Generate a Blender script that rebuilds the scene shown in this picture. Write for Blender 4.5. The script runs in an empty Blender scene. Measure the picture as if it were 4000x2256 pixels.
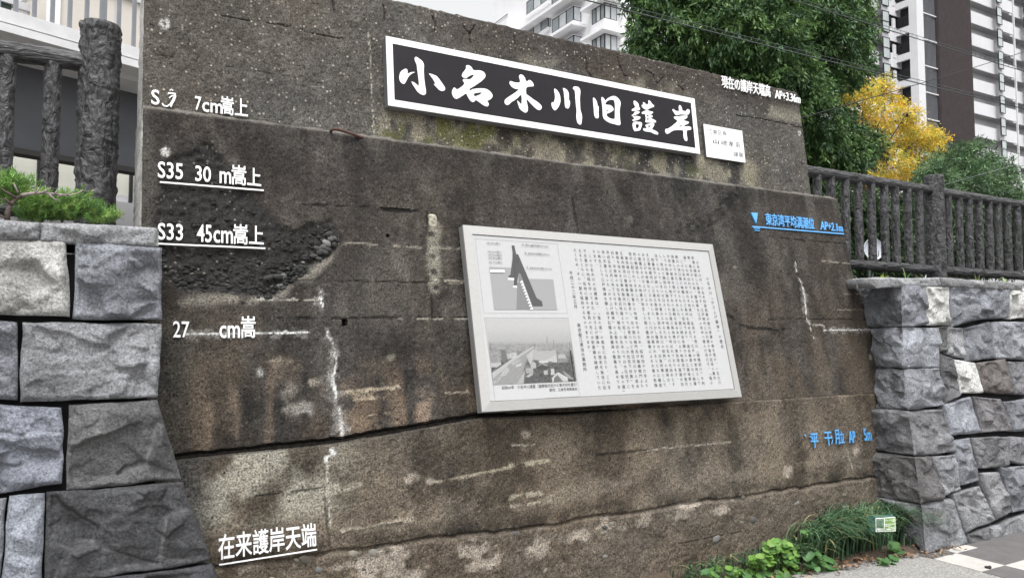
import bpy, math, random
import numpy as np
from mathutils import Vector

random.seed(7)
R = np.random.RandomState(11)
scene = bpy.context.scene
COL = scene.collection

# ------------------------------------------------------------------ camera, sky, sun, exposure
YAW = math.radians(29.6)
FPX = 2950.0                       # focal length in pixels of the 4000 px wide photograph
PITCH = math.atan(170 / FPX)
CZ = 1.6
cam_data = bpy.data.cameras.new('camera')
cam_data.sensor_width = 36.0
cam_data.lens = 36.0 * FPX / 4000.0
cam_data.clip_start = 0.05
cam_data.clip_end = 2000
cam = bpy.data.objects.new('camera', cam_data)
COL.objects.link(cam)
cam.location = (0, 0, CZ)
cam.rotation_euler = (math.pi / 2 + PITCH, 0, -YAW)
scene.camera = cam

SUN_EL = math.radians(66)
SUN_AZ = math.radians(205)         # measured from +Y clockwise: behind the viewer, to the left
world = bpy.data.worlds.new('World')
scene.world = world
world.use_nodes = True
wn, wl = world.node_tree.nodes, world.node_tree.links
wn.clear()
w_out = wn.new('ShaderNodeOutputWorld')
w_bg = wn.new('ShaderNodeBackground')
w_sky = wn.new('ShaderNodeTexSky')
w_hsv = wn.new('ShaderNodeHueSaturation')
w_sky.sky_type = 'NISHITA'
w_sky.sun_disc = False
w_sky.sun_elevation = SUN_EL
w_sky.sun_rotation = SUN_AZ
w_sky.air_density = 1.0
w_sky.dust_density = 6.0
w_sky.ozone_density = 1.0
w_hsv.inputs['Saturation'].default_value = 0.05
wl.new(w_sky.outputs[0], w_hsv.inputs['Color'])
wl.new(w_hsv.outputs[0], w_bg.inputs['Color'])
w_bg.inputs['Strength'].default_value = 0.15
wl.new(w_bg.outputs[0], w_out.inputs['Surface'])

sun_data = bpy.data.lights.new('sun', 'SUN')
sun_data.energy = 0.6
sun_data.angle = math.radians(25)
sun_data.color = (1.0, 0.97, 0.93)
sun = bpy.data.objects.new('sun', sun_data)
COL.objects.link(sun)
sd = Vector((math.sin(SUN_AZ) * math.cos(SUN_EL), math.cos(SUN_AZ) * math.cos(SUN_EL), math.sin(SUN_EL)))
sun.rotation_euler = sd.to_track_quat('Z', 'Y').to_euler()
sun.location = (0, -5, 20)

scene.view_settings.view_transform = 'Standard'
scene.view_settings.look = 'None'
scene.view_settings.exposure = 1.1
scene.view_settings.gamma = 1.0
scene.view_settings.use_curve_mapping = False
scene.cycles.max_bounces = 6
scene.cycles.transparent_max_bounces = 8

# ------------------------------------------------------------------ survey: photograph pixel -> point in the place
fwd = np.array([math.sin(YAW) * math.cos(PITCH), math.cos(YAW) * math.cos(PITCH), math.sin(PITCH)])
rgt = np.array([math.cos(YAW), -math.sin(YAW), 0.0])
upv = np.cross(rgt, fwd)
CAM = np.array([0, 0, CZ])

def ray(px, py):
    return fwd + rgt * (px - 2000) / FPX - upv * (py - 1128) / FPX

def at(px, py, Y):
    d = ray(px, py)
    return CAM + d * (Y / d[1])

def atz(px, py, z):
    d = ray(px, py)
    return CAM + d * ((z - CZ) / d[2])

def onplane(px, py, P, n):
    d = ray(px, py)
    return CAM + d * (((P - CAM) @ n) / (d @ n))

GZ = -0.02
def Y_top(z):  return 4.40 + 0.12 * (z - 2.8)
def Y_main(z): return np.interp(z, [1.0, 1.1, 1.55, 2.0, 2.76], [3.90, 3.905, 3.965, 4.05, 4.20])
def Y_low(z):  return np.interp(z, [-0.3, 0.46, 1.1], [3.80, 3.825, 3.865])
def Y_stone(z): return np.interp(z, [-0.2, 0.0, 1.5, 2.5], [3.37, 3.40, 3.62, 3.62])

def wp(px, py, prof=Y_main, off=0.0):
    Y = 4.0
    for _ in range(12):
        p = at(px, py, Y)
        Y = float(prof(p[2])) - off
    return at(px, py, Y)

# ------------------------------------------------------------------ noise
def _h(ix, iy, seed):
    with np.errstate(over='ignore'):
        n = (ix.astype(np.int64) * 374761393 + iy.astype(np.int64) * 668265263 + seed * 1274126177) & 0xffffffff
        n = ((n ^ (n >> 13)) * 1274126177) & 0xffffffff
        n = (n ^ (n >> 16)) & 0xffff
    return n / 65535.0

def vn(x, y, seed=0):
    x = np.asarray(x, float); y = np.asarray(y, float)
    ix, iy = np.floor(x), np.floor(y)
    fx, fy = x - ix, y - iy
    fx = fx * fx * (3 - 2 * fx); fy = fy * fy * (3 - 2 * fy)
    ix = ix.astype(np.int64); iy = iy.astype(np.int64)
    a, b = _h(ix, iy, seed), _h(ix + 1, iy, seed)
    c, d = _h(ix, iy + 1, seed), _h(ix + 1, iy + 1, seed)
    return (a * (1 - fx) + b * fx) * (1 - fy) + (c * (1 - fx) + d * fx) * fy

def fbm(x, y, seed=0, o=4, g=0.5):
    s = 0; a = 1.0; t = 0
    for k in range(o):
        s = s + a * vn(x * 2 ** k + 17.3 * k, y * 2 ** k - 9.1 * k, seed + k); t += a; a *= g
    return s / t

def sst(a, b, x):
    t = np.clip((x - a) / (b - a), 0, 1)
    return t * t * (3 - 2 * t)

def seg_dist(X, Z, pts):
    """distance of every grid point to a polyline"""
    best = np.full(X.shape, 1e9)
    for (x0, z0), (x1, z1) in zip(pts[:-1], pts[1:]):
        dx, dz = x1 - x0, z1 - z0
        L = dx * dx + dz * dz + 1e-12
        t = np.clip(((X - x0) * dx + (Z - z0) * dz) / L, 0, 1)
        best = np.minimum(best, np.hypot(X - x0 - t * dx, Z - z0 - t * dz))
    return best

def inpoly(X, Z, poly):
    r = np.zeros(X.shape, bool)
    n = len(poly)
    for i in range(n):
        x0, z0 = poly[i]; x1, z1 = poly[(i + 1) % n]
        if z0 == z1: continue
        c = ((z0 > Z) != (z1 > Z)) & (X < (x1 - x0) * (Z - z0) / (z1 - z0) + x0)
        r ^= c
    return r

# ------------------------------------------------------------------ objects
def tag(o, label=None, cat=None, group=None, kind=None):
    if label: o['label'] = label
    if cat: o['category'] = cat
    if group: o['group'] = group
    if kind: o['kind'] = kind
    return o

def empty(name, loc=(0, 0, 0), label=None, cat=None, group=None):
    o = bpy.data.objects.new(name, None)
    COL.objects.link(o)
    o.location = loc
    o.empty_display_size = 0.1
    tag(o, label, cat, group)
    return o

def mesh(name, V, F, mat=None, parent=None, smooth=False, col=None):
    V = np.asarray(V, float).reshape(-1, 3)
    if parent is not None:
        V = V - np.array(parent_world(parent))
    me = bpy.data.meshes.new(name)
    if isinstance(F, np.ndarray): F = F.tolist()
    me.from_pydata(V.tolist(), [], F)
    if smooth:
        me.polygons.foreach_set('use_smooth', np.ones(len(me.polygons), bool))
    if col is not None:
        a = me.color_attributes.new('Col', 'FLOAT_COLOR', 'POINT')
        c = np.asarray(col, float)
        if c.shape[1] == 3: c = np.concatenate([c, np.ones((len(c), 1))], 1)
        a.data.foreach_set('color', c.astype(np.float32).ravel())
    me.update()
    o = bpy.data.objects.new(name, me)
    COL.objects.link(o)
    if mat: me.materials.append(mat)
    if parent is not None: o.parent = parent
    return o

def parent_world(o):
    l = np.zeros(3)
    while o is not None:
        l = l + np.array(o.location); o = o.parent
    return l

class MB:
    """collects pieces of ONE mesh"""
    def __init__(s): s.V = []; s.F = []; s.n = 0; s.C = []
    def add(s, V, F, c=None):
        V = np.asarray(V, float)
        s.V.append(V)
        s.F.extend([[i + s.n for i in f] for f in (F.tolist() if isinstance(F, np.ndarray) else F)])
        s.n += len(V)
        if c is not None:
            c = np.asarray(c, float)
            s.C.append(np.tile(c, (len(V), 1)) if c.ndim == 1 else c)
        return s
    def box(s, x0, x1, y0, y1, z0, z1, c=None):
        V = [(x, y, z) for x in (x0, x1) for y in (y0, y1) for z in (z0, z1)]
        return s.add(V, BOXF, c)
    def obox(s, O, ax, ay, az, c=None):
        O, ax, ay, az = (np.array(q, float) for q in (O, ax, ay, az))
        V = [O + ax * i + ay * j + az * k for i in (0, 1) for j in (0, 1) for k in (0, 1)]
        return s.add(V, BOXF, c)
    def tube(s, pts, r, seg=8, c=None, cap=True):
        V, F = tube_vf(pts, r, seg, cap)
        return s.add(V, F, c)
    def build(s, name, mat=None, parent=None, smooth=False):
        return mesh(name, np.concatenate(s.V), s.F, mat, parent, smooth, np.concatenate(s.C) if s.C else None)

BOXF = [[0, 1, 3, 2], [4, 6, 7, 5], [0, 4, 5, 1], [2, 3, 7, 6], [0, 2, 6, 4], [1, 5, 7, 3]]

def tube_vf(pts, r, seg=8, cap=True):
    P = np.asarray(pts, float); n = len(P)
    r = np.broadcast_to(np.asarray(r, float), (n,))
    T = np.gradient(P, axis=0); T /= np.linalg.norm(T, axis=1)[:, None] + 1e-12
    a = np.array([0, 0, 1.0]) if abs(T[0][2]) < 0.9 else np.array([1.0, 0, 0])
    V = []
    for i in range(n):
        u = np.cross(T[i], a); u /= np.linalg.norm(u) + 1e-12
        w = np.cross(u, T[i])
        th = np.arange(seg) * 2 * math.pi / seg
        V.append(P[i] + r[i] * (np.cos(th)[:, None] * u + np.sin(th)[:, None] * w))
    V = np.concatenate(V)
    F = []
    for i in range(n - 1):
        for j in range(seg):
            k = (j + 1) % seg
            F.append([i * seg + j, i * seg + k, (i + 1) * seg + k, (i + 1) * seg + j])
    if cap:
        F.append(list(range(seg))[::-1]); F.append([(n - 1) * seg + j for j in range(seg)])
    return V, F

def gridF(nu, nv):
    """faces of a grid stored as index = i*nv + j"""
    i, j = np.meshgrid(np.arange(nu - 1), np.arange(nv - 1), indexing='ij')
    a = (i * nv + j).ravel()
    return np.stack([a, a + nv, a + nv + 1, a + 1], 1)

# ------------------------------------------------------------------ materials
def newmat(name):
    m = bpy.data.materials.new(name)
    m.use_nodes = True
    nt = m.node_tree
    b = nt.nodes['Principled BSDF']
    return m, nt, b

def nd(nt, t, **k):
    n = nt.nodes.new(t)
    for a, v in k.items():
        if hasattr(n, a): setattr(n, a, v)
        else: n.inputs[a].default_value = v
    return n

def ramp(nt, fac, stops):
    r = nt.nodes.new('ShaderNodeValToRGB')
    e = r.color_ramp.elements
    while len(e) < len(stops): e.new(0.5)
    for q, (p, c) in zip(e, stops):
        q.position = p
        q.color = (c, c, c, 1) if not isinstance(c, tuple) else (*c, 1)
    nt.links.new(fac, r.inputs[0])
    return r.outputs[0]

def mixc(nt, mode, fac, a, b):
    m = nt.nodes.new('ShaderNodeMix')
    m.data_type = 'RGBA'; m.blend_type = mode
    for s, v in ((m.inputs[0], fac), (m.inputs[6], a), (m.inputs[7], b)):
        if isinstance(v, (int, float)): s.default_value = v
        elif isinstance(v, tuple): s.default_value = (*v, 1)
        else: nt.links.new(v, s)
    return m.outputs[2]

def flat(name, c, rough=0.6, var=0.12, scale=6.0, metal=0.0, bump=0.0, bscale=60.0, stretch=(1, 1, 1), spec=0.4):
    m, nt, b = newmat(name)
    geo = nd(nt, 'ShaderNodeNewGeometry')
    mp = nd(nt, 'ShaderNodeMapping'); mp.inputs['Scale'].default_value = stretch
    nt.links.new(geo.outputs['Position'], mp.inputs[0])
    n = nd(nt, 'ShaderNodeTexNoise', Scale=scale, Detail=5.0, Roughness=0.65)
    nt.links.new(mp.outputs[0], n.inputs['Vector'])
    f = ramp(nt, n.outputs[0], [(0.3, 1 - var), (0.7, 1 + var)])
    nt.links.new(mixc(nt, 'MULTIPLY', 1.0, c, f), b.inputs['Base Color'])
    b.inputs['Roughness'].default_value = rough
    b.inputs['Metallic'].default_value = metal
    b.inputs['Specular IOR Level'].default_value = spec
    if bump:
        n2 = nd(nt, 'ShaderNodeTexNoise', Scale=bscale, Detail=4.0, Roughness=0.7)
        nt.links.new(mp.outputs[0], n2.inputs['Vector'])
        bp = nd(nt, 'ShaderNodeBump', Strength=bump, Distance=0.01)
        nt.links.new(n2.outputs[0], bp.inputs['Height'])
        nt.links.new(bp.outputs[0], b.inputs['Normal'])
    return m

def mat_concrete():
    m, nt, b = newmat('old_concrete')
    at_ = nd(nt, 'ShaderNodeVertexColor', layer_name='Col')
    geo = nd(nt, 'ShaderNodeNewGeometry')
    n1 = nd(nt, 'ShaderNodeTexNoise', Scale=115.0, Detail=3.0, Roughness=0.7)
    nt.links.new(geo.outputs['Position'], n1.inputs['Vector'])
    c = mixc(nt, 'MULTIPLY', 1.0, at_.outputs['Color'], ramp(nt, n1.outputs[0], [(0.32, 0.32), (0.5, 0.95), (0.70, 2.0)]))
    # pale aggregate grains laid bare in the surface
    v = nd(nt, 'ShaderNodeTexVoronoi', Scale=46.0, Randomness=1.0)
    nt.links.new(geo.outputs['Position'], v.inputs['Vector'])
    near = ramp(nt, v.outputs['Distance'], [(0.22, 1.0), (0.36, 0.0)])
    sp = nd(nt, 'ShaderNodeSeparateColor'); nt.links.new(v.outputs['Color'], sp.inputs[0])
    pick = ramp(nt, sp.outputs[0], [(0.80, 0.0), (0.84, 1.0)])
    mm = nd(nt, 'ShaderNodeMath', operation='MULTIPLY'); nt.links.new(near, mm.inputs[0]); nt.links.new(pick, mm.inputs[1])
    m2 = nd(nt, 'ShaderNodeMath', operation='MULTIPLY'); nt.links.new(mm.outputs[0], m2.inputs[0]); nt.links.new(at_.outputs['Alpha'], m2.inputs[1])
    tint = mixc(nt, 'MIX', sp.outputs[1], (0.20, 0.185, 0.16), (0.42, 0.38, 0.31))
    c = mixc(nt, 'MIX', m2.outputs[0], c, tint)
    # small dark pits
    v2 = nd(nt, 'ShaderNodeTexVoronoi', Scale=30.0, Randomness=1.0)
    nt.links.new(geo.outputs['Position'], v2.inputs['Vector'])
    s2 = nd(nt, 'ShaderNodeSeparateColor'); nt.links.new(v2.outputs['Color'], s2.inputs[0])
    pit = nd(nt, 'ShaderNodeMath', operation='MULTIPLY')
    nt.links.new(ramp(nt, v2.outputs['Distance'], [(0.12, 1.0), (0.2, 0.0)]), pit.inputs[0])
    nt.links.new(ramp(nt, s2.outputs[2], [(0.78, 0.0), (0.82, 0.8)]), pit.inputs[1])
    c = mixc(nt, 'MIX', pit.outputs[0], c, (0.012, 0.011, 0.010))
    v3 = nd(nt, 'ShaderNodeTexVoronoi', Scale=62.0, Randomness=1.0)
    nt.links.new(geo.outputs['Position'], v3.inputs['Vector'])
    s3 = nd(nt, 'ShaderNodeSeparateColor'); nt.links.new(v3.outputs['Color'], s3.inputs[0])
    p3 = nd(nt, 'ShaderNodeMath', operation='MULTIPLY')
    nt.links.new(ramp(nt, v3.outputs['Distance'], [(0.25, 1.0), (0.42, 0.0)]), p3.inputs[0])
    nt.links.new(ramp(nt, s3.outputs[0], [(0.62, 0.0), (0.75, 0.62)]), p3.inputs[1])
    c = mixc(nt, 'MIX', p3.outputs[0], c, mixc(nt, 'MULTIPLY', 1.0, c, (0.25, 0.24, 0.22)))
    nt.links.new(c, b.inputs['Base Color'])
    b.inputs['Roughness'].default_value = 0.92
    b.inputs['Specular IOR Level'].default_value = 0.25
    n2 = nd(nt, 'ShaderNodeTexNoise', Scale=110.0, Detail=4.0, Roughness=0.8)
    nt.links.new(geo.outputs['Position'], n2.inputs['Vector'])
    hh = nd(nt, 'ShaderNodeMath', operation='SUBTRACT'); nt.links.new(n2.outputs[0], hh.inputs[0]); nt.links.new(pit.outputs[0], hh.inputs[1])
    bp = nd(nt, 'ShaderNodeBump', Strength=0.7, Distance=0.006)
    nt.links.new(hh.outputs[0], bp.inputs['Height'])
    nt.links.new(bp.outputs[0], b.inputs['Normal'])
    return m

def mat_stone():
    m, nt, b = newmat('granite')
    oi = nd(nt, 'ShaderNodeObjectInfo')
    tc = nd(nt, 'ShaderNodeNewGeometry')
    n0 = nd(nt, 'ShaderNodeTexNoise', Scale=4.5, Detail=4.0, Roughness=0.6, Distortion=0.4)
    n1 = nd(nt, 'ShaderNodeTexNoise', Scale=95.0, Detail=3.0, Roughness=0.75)
    for n in (n0, n1): nt.links.new(tc.outputs['Position'], n.inputs['Vector'])
    c = mixc(nt, 'MULTIPLY', 1.0, oi.outputs['Color'], ramp(nt, n0.outputs[0], [(0.3, 0.50), (0.5, 0.95), (0.7, 1.35)]))
    c = mixc(nt, 'MULTIPLY', 1.0, c, ramp(nt, n1.outputs[0], [(0.32, 0.42), (0.5, 1.0), (0.68, 1.5)]))
    # pale weathering on the arrises
    pt = ramp(nt, tc.outputs['Pointiness'], [(0.51, 0.0), (0.58, 0.28)])
    c = mixc(nt, 'MIX', pt, c, (0.38, 0.38, 0.38))
    nt.links.new(c, b.inputs['Base Color'])
    b.inputs['Roughness'].default_value = 0.85
    b.inputs['Specular IOR Level'].default_value = 0.3
    n2 = nd(nt, 'ShaderNodeTexNoise', Scale=55.0, Detail=5.0, Roughness=0.75)
    nt.links.new(tc.outputs['Position'], n2.inputs['Vector'])
    bp = nd(nt, 'ShaderNodeBump', Strength=0.9, Distance=0.016)
    nt.links.new(n2.outputs[0], bp.inputs['Height'])
    nt.links.new(bp.outputs[0], b.inputs['Normal'])
    return m

def mat_leaf(name, trans=0.25, rough=0.5):
    m, nt, b = newmat(name)
    a = nd(nt, 'ShaderNodeVertexColor', layer_name='Col')
    nt.links.new(a.outputs['Color'], b.inputs['Base Color'])
    b.inputs['Roughness'].default_value = rough
    b.inputs['Specular IOR Level'].default_value = 0.3
    t = nd(nt, 'ShaderNodeBsdfTranslucent')
    nt.links.new(a.outputs['Color'], t.inputs['Color'])
    mx = nd(nt, 'ShaderNodeMixShader'); mx.inputs[0].default_value = trans
    nt.links.new(b.outputs[0], mx.inputs[1]); nt.links.new(t.outputs[0], mx.inputs[2])
    nt.links.new(mx.outputs[0], nt.nodes['Material Output'].inputs['Surface'])
    return m

def mat_attr(name, rough=0.6, bump=0.0, scale=60, var=0.0):
    m, nt, b = newmat(name)
    a = nd(nt, 'ShaderNodeVertexColor', layer_name='Col')
    geo = nd(nt, 'ShaderNodeNewGeometry')
    n = nd(nt, 'ShaderNodeTexNoise', Scale=float(scale), Detail=4.0, Roughness=0.7)
    nt.links.new(geo.outputs['Position'], n.inputs['Vector'])
    c = a.outputs['Color']
    if var: c = mixc(nt, 'MULTIPLY', 1.0, c, ramp(nt, n.outputs[0], [(0.3, 1 - var), (0.7, 1 + var)]))
    nt.links.new(c, b.inputs['Base Color'])
    b.inputs['Roughness'].default_value = rough
    b.inputs['Specular IOR Level'].default_value = 0.3
    if bump:
        bp = nd(nt, 'ShaderNodeBump', Strength=bump, Distance=0.01)
        nt.links.new(n.outputs[0], bp.inputs['Height'])
        nt.links.new(bp.outputs[0], b.inputs['Normal'])
    return m

def mat_bark(nm='imitation_bark_concrete', st=(1.0, 1.0, 0.55)):
    m, nt, b = newmat(nm)
    g0 = nd(nt, 'ShaderNodeNewGeometry')
    g = nd(nt, 'ShaderNodeMapping'); g.inputs['Scale'].default_value = st
    nt.links.new(g0.outputs['Position'], g.inputs[0])
    n = nd(nt, 'ShaderNodeTexNoise', Scale=24.0, Detail=3.0, Roughness=0.55, Distortion=0.9)
    n2 = nd(nt, 'ShaderNodeTexNoise', Scale=95.0, Detail=3.0, Roughness=0.7)
    for q in (n, n2): nt.links.new(g.outputs[0], q.inputs['Vector'])
    c = mixc(nt, 'MIX', ramp(nt, n.outputs[0], [(0.36, 0.0), (0.62, 1.0)]), (0.007, 0.007, 0.008), (0.066, 0.065, 0.069))  # crevice shade and ridge highlights put into the colour, following the bump noise
    c = mixc(nt, 'MULTIPLY', 1.0, c, ramp(nt, n2.outputs[0], [(0.3, 0.6), (0.7, 1.35)]))
    nt.links.new(c, b.inputs['Base Color']); b.inputs['Roughness'].default_value = 0.6
    b1 = nd(nt, 'ShaderNodeBump', Strength=1.0, Distance=0.03); nt.links.new(n.outputs[0], b1.inputs['Height'])
    b2 = nd(nt, 'ShaderNodeBump', Strength=0.6, Distance=0.006); nt.links.new(n2.outputs[0], b2.inputs['Height'])
    nt.links.new(b1.outputs[0], b2.inputs['Normal']); nt.links.new(b2.outputs[0], b.inputs['Normal'])
    return m

M = dict(
    concrete=mat_concrete(), stone=mat_stone(),
    dark_gap=flat('dark_mortar', (0.012, 0.012, 0.013), 0.95),
    bark=mat_bark(), bark_rail=mat_bark('imitation_log_grain', (0.22, 1.3, 1.3)),
    white_paint=flat('white_acrylic', (0.76, 0.76, 0.765), 0.45, 0.09, 14),
    blue_paint=flat('blue_acrylic', (0.10, 0.33, 0.66), 0.4, 0.06, 20),
    black_enamel=flat('black_enamel', (0.013, 0.0115, 0.014), 0.45, 0.15, 12, spec=0.2),
    sign_side=flat('sign_side_paint', (0.10, 0.10, 0.105), 0.5),
    brushed=flat('brushed_steel_frame', (0.37, 0.365, 0.355), 0.42, 0.10, 40, 0.25, stretch=(1, 1, 8)),
    frame_side=flat('steel_frame_side', (0.20, 0.20, 0.20), 0.5, 0.08, 20, 0.2),
    board=flat('printed_panel', (0.385, 0.388, 0.392), 0.4, 0.03, 30),
    ink=flat('black_ink', (0.07, 0.07, 0.075), 0.6),
    rust=flat('rusty_iron', (0.075, 0.036, 0.030), 0.85, 0.35, 60, bump=0.6),
    mortar=flat('pale_mortar', (0.36, 0.34, 0.27), 0.9, 0.35, 45, bump=0.9, bscale=90),
    building_white=flat('white_render', (0.80, 0.80, 0.82), 0.7, 0.03, 0.6),
    tower_white=flat('tower_render', (0.60, 0.60, 0.62), 0.7, 0.05, 0.5),
    building_grey=flat('pale_grey_render', (0.50, 0.50, 0.52), 0.8, 0.06, 0.8),
    soffit=flat('shaded_soffit', (0.36, 0.36, 0.37), 0.8, 0.05, 0.5),  # grey tone carries the weak light under the corridor slabs
    glass=flat('window_glass', (0.20, 0.23, 0.25), 0.12, 0.2, 0.8, spec=0.8),
    curtain=flat('curtained_glass', (0.50, 0.53, 0.55), 0.15, 0.15, 1.2, spec=0.7),
    green_glass=flat('frosted_glass', (0.42, 0.46, 0.46), 0.25, 0.06, 1.0, spec=0.6),
    dark_metal=flat('dark_metal', (0.035, 0.035, 0.04), 0.5, 0.15, 4, 0.3),
    grey_metal=flat('grey_metal', (0.20, 0.21, 0.23), 0.5, 0.1, 8, 0.2),
    brown_fin=flat('brown_louvre', (0.060, 0.047, 0.050), 0.6, 0.18, 1.5),
    bridge_white=flat('painted_fascia', (0.62, 0.62, 0.63), 0.8, 0.10, 3, bump=0.2),
    girder=flat('girder_paint', (0.085, 0.088, 0.10), 0.45, 0.12, 2),
    girder_dark=flat('girder_underside', (0.045, 0.044, 0.043), 0.8, 0.2, 2),
    beige=flat('beige_cladding', (0.58, 0.54, 0.49), 0.8, 0.03, 2),
    cream=flat('cream_panel', (0.62, 0.62, 0.55), 0.7, 0.03, 2),
    dark_green=flat('dark_green_panel', (0.04, 0.06, 0.045), 0.7),
    wire=flat('cable_sheath', (0.055, 0.065, 0.065), 0.6),
    black_wire=flat('black_cable', (0.02, 0.02, 0.022), 0.6),
    leaf=mat_leaf('leaf_green', 0.22), leaf_y=mat_leaf('leaf_yellow', 0.4), needle=mat_leaf('needles', 0.2),
    trunk=flat('trunk_bark', (0.07, 0.055, 0.045), 0.9, 0.3, 12, bump=0.7),
    dead_wood=flat('dead_twig', (0.24, 0.20, 0.19), 0.9, 0.3, 60),
    dish=flat('dish_paint', (0.40, 0.43, 0.47), 0.4, 0.04, 10),
    orange=flat('orange_cap', (0.70, 0.13, 0.03), 0.5),
    attr=mat_attr('pebble', 0.75, 0.5, 120, 0.3), print=mat_attr('print', 0.45),
    soil=flat('soil', (0.075, 0.055, 0.04), 0.95, 0.4, 30, bump=1.0, bscale=60),
    asphalt=flat('ground_earth', (0.12, 0.115, 0.105), 0.95, 0.2, 3),
    dead_leaf=mat_attr('dry_leaf', 0.8),
)
# ------------------------------------------------------------------ ground
def sheet(name, x0, x1, y0, y1, z, mat):
    o = mesh(name, [(x0, y0, z), (x1, y0, z), (x1, y1, z), (x0, y1, z)], [[0, 1, 2, 3]], mat)
    return tag(o, kind='structure')

sheet('ground', -400, 600, -300, 700, GZ - 0.06, M['asphalt'])

def mat_path():
    m, nt, b = newmat('exposed_aggregate')
    g = nd(nt, 'ShaderNodeNewGeometry')
    v = nd(nt, 'ShaderNodeTexVoronoi', Scale=75.0)
    nt.links.new(g.outputs['Position'], v.inputs['Vector'])
    sp = nd(nt, 'ShaderNodeSeparateColor'); nt.links.new(v.outputs['Color'], sp.inputs[0])
    c = mixc(nt, 'MIX', sp.outputs[0], (0.235, 0.23, 0.22), (0.37, 0.36, 0.34))
    nt.links.new(mixc(nt, 'MULTIPLY', 1.0, c, ramp(nt, v.outputs['Distance'], [(0.0, 1.1), (0.75, 0.6)])), b.inputs['Base Color'])
    b.inputs['Roughness'].default_value = 0.9
    bp = nd(nt, 'ShaderNodeBump', Strength=0.6, Distance=0.006); bp.invert = True
    nt.links.new(v.outputs['Distance'], bp.inputs['Height']); nt.links.new(bp.outputs[0], b.inputs['Normal'])
    return m

PX = 5.365                         # joint between the path and the tiled pavement
o = MB().box(-30, PX - 0.012, -30, 3.56, GZ - 0.05, GZ).build('path', mat_path()); tag(o, kind='structure')
TX, TY, TY0 = 0.283, 0.335, 3.31
def mat_tiles():
    m, nt, b = newmat('checker_tiles')
    g = nd(nt, 'ShaderNodeNewGeometry')
    sx = nd(nt, 'ShaderNodeSeparateXYZ'); nt.links.new(g.outputs['Position'], sx.inputs[0])
    def cell(out, o0, step):
        a = nd(nt, 'ShaderNodeMath', operation='SUBTRACT'); nt.links.new(out, a.inputs[0]); a.inputs[1].default_value = o0
        d = nd(nt, 'ShaderNodeMath', operation='DIVIDE'); nt.links.new(a.outputs[0], d.inputs[0]); d.inputs[1].default_value = step
        f = nd(nt, 'ShaderNodeMath', operation='FLOOR'); nt.links.new(d.outputs[0], f.inputs[0])
        fr = nd(nt, 'ShaderNodeMath', operation='FRACT'); nt.links.new(d.outputs[0], fr.inputs[0])
        return f.outputs[0], fr.outputs[0]
    fx, rx = cell(sx.outputs[0], PX, TX); fy, ry = cell(sx.outputs[1], TY0, TY)
    s = nd(nt, 'ShaderNodeMath', operation='ADD'); nt.links.new(fx, s.inputs[0]); nt.links.new(fy, s.inputs[1])
    md = nd(nt, 'ShaderNodeMath', operation='FLOORED_MODULO'); nt.links.new(s.outputs[0], md.inputs[0]); md.inputs[1].default_value = 2.0
    n = nd(nt, 'ShaderNodeTexNoise', Scale=9.0, Detail=5.0, Roughness=0.7); nt.links.new(g.outputs['Position'], n.inputs['Vector'])
    n3 = nd(nt, 'ShaderNodeTexNoise', Scale=120.0, Detail=3.0, Roughness=0.7); nt.links.new(g.outputs['Position'], n3.inputs['Vector'])
    lt = nd(nt, 'ShaderNodeMath', operation='LESS_THAN'); nt.links.new(fx, lt.inputs[0]); lt.inputs[1].default_value = 1.5
    mw = nd(nt, 'ShaderNodeMath', operation='MULTIPLY'); nt.links.new(md.outputs[0], mw.inputs[0]); nt.links.new(lt.outputs[0], mw.inputs[1])
    c = mixc(nt, 'MIX', mw.outputs[0], (0.105, 0.100, 0.098), (0.42, 0.40, 0.375))
    c = mixc(nt, 'MULTIPLY', 1.0, c, ramp(nt, n.outputs[0], [(0.3, 0.82), (0.7, 1.15)]))
    c = mixc(nt, 'MULTIPLY', 1.0, c, ramp(nt, n3.outputs[0], [(0.3, 0.85), (0.7, 1.15)]))
    nt.links.new(c, b.inputs['Base Color']); b.inputs['Roughness'].default_value = 0.75
    return m
o = MB().box(PX, 40, -30, 3.75, GZ - 0.05, GZ).build('pavement', mat_tiles()); tag(o, kind='structure')

# planting bed between the wall and the path
nx, ny = 160, 30
bx = np.linspace(0.3, 5.75, nx); by = np.linspace(3.40, 3.99, ny)
BX, BY = np.meshgrid(bx, by, indexing='ij')
edge = np.interp(BX, [0, 3.9, 4.9, 5.3, 5.75], [3.72, 3.60, 3.50, 3.42, 3.42]) + 0.05 * (fbm(BX * 4, BX * 0, 5) - 0.5)
BZ = GZ - 0.02 + 0.055 * sst(-0.02, 0.10, BY - edge) + 0.02 * (fbm(BX * 18, BY * 18, 3) - 0.5) * sst(-0.02, 0.1, BY - edge) + 0.05 * sst(3.6, 3.85, BY)
o = mesh('soil_bed', np.stack([BX, BY, BZ], -1).reshape(-1, 3), gridF(nx, ny), M['soil'], smooth=True); tag(o, kind='structure')
def bed_z(x, y):
    e = np.interp(x, [0, 3.9, 4.9, 5.3, 5.75], [3.72, 3.60, 3.50, 3.42, 3.42])
    return GZ - 0.02 + 0.055 * sst(-0.02, 0.1, y - e) + 0.05 * sst(3.6, 3.85, y)

o = MB().box(-60, 300, 5.3, 400, -0.1, 1.93).build('embankment', M['asphalt']); tag(o, kind='structure')

# ------------------------------------------------------------------ the old concrete revetment
def P2(lst, prof=Y_main):
    r = []
    for px, py in lst:
        p = wp(px, py, prof); r.append((p[0], p[2]))
    return r

wall = empty('concrete_wall', (2.9, 4.4, -0.05), 'dark weathered concrete river wall in stepped blocks, signs and lettering fixed to it', 'concrete wall')
X0, X1 = 0.243, 5.62

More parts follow.
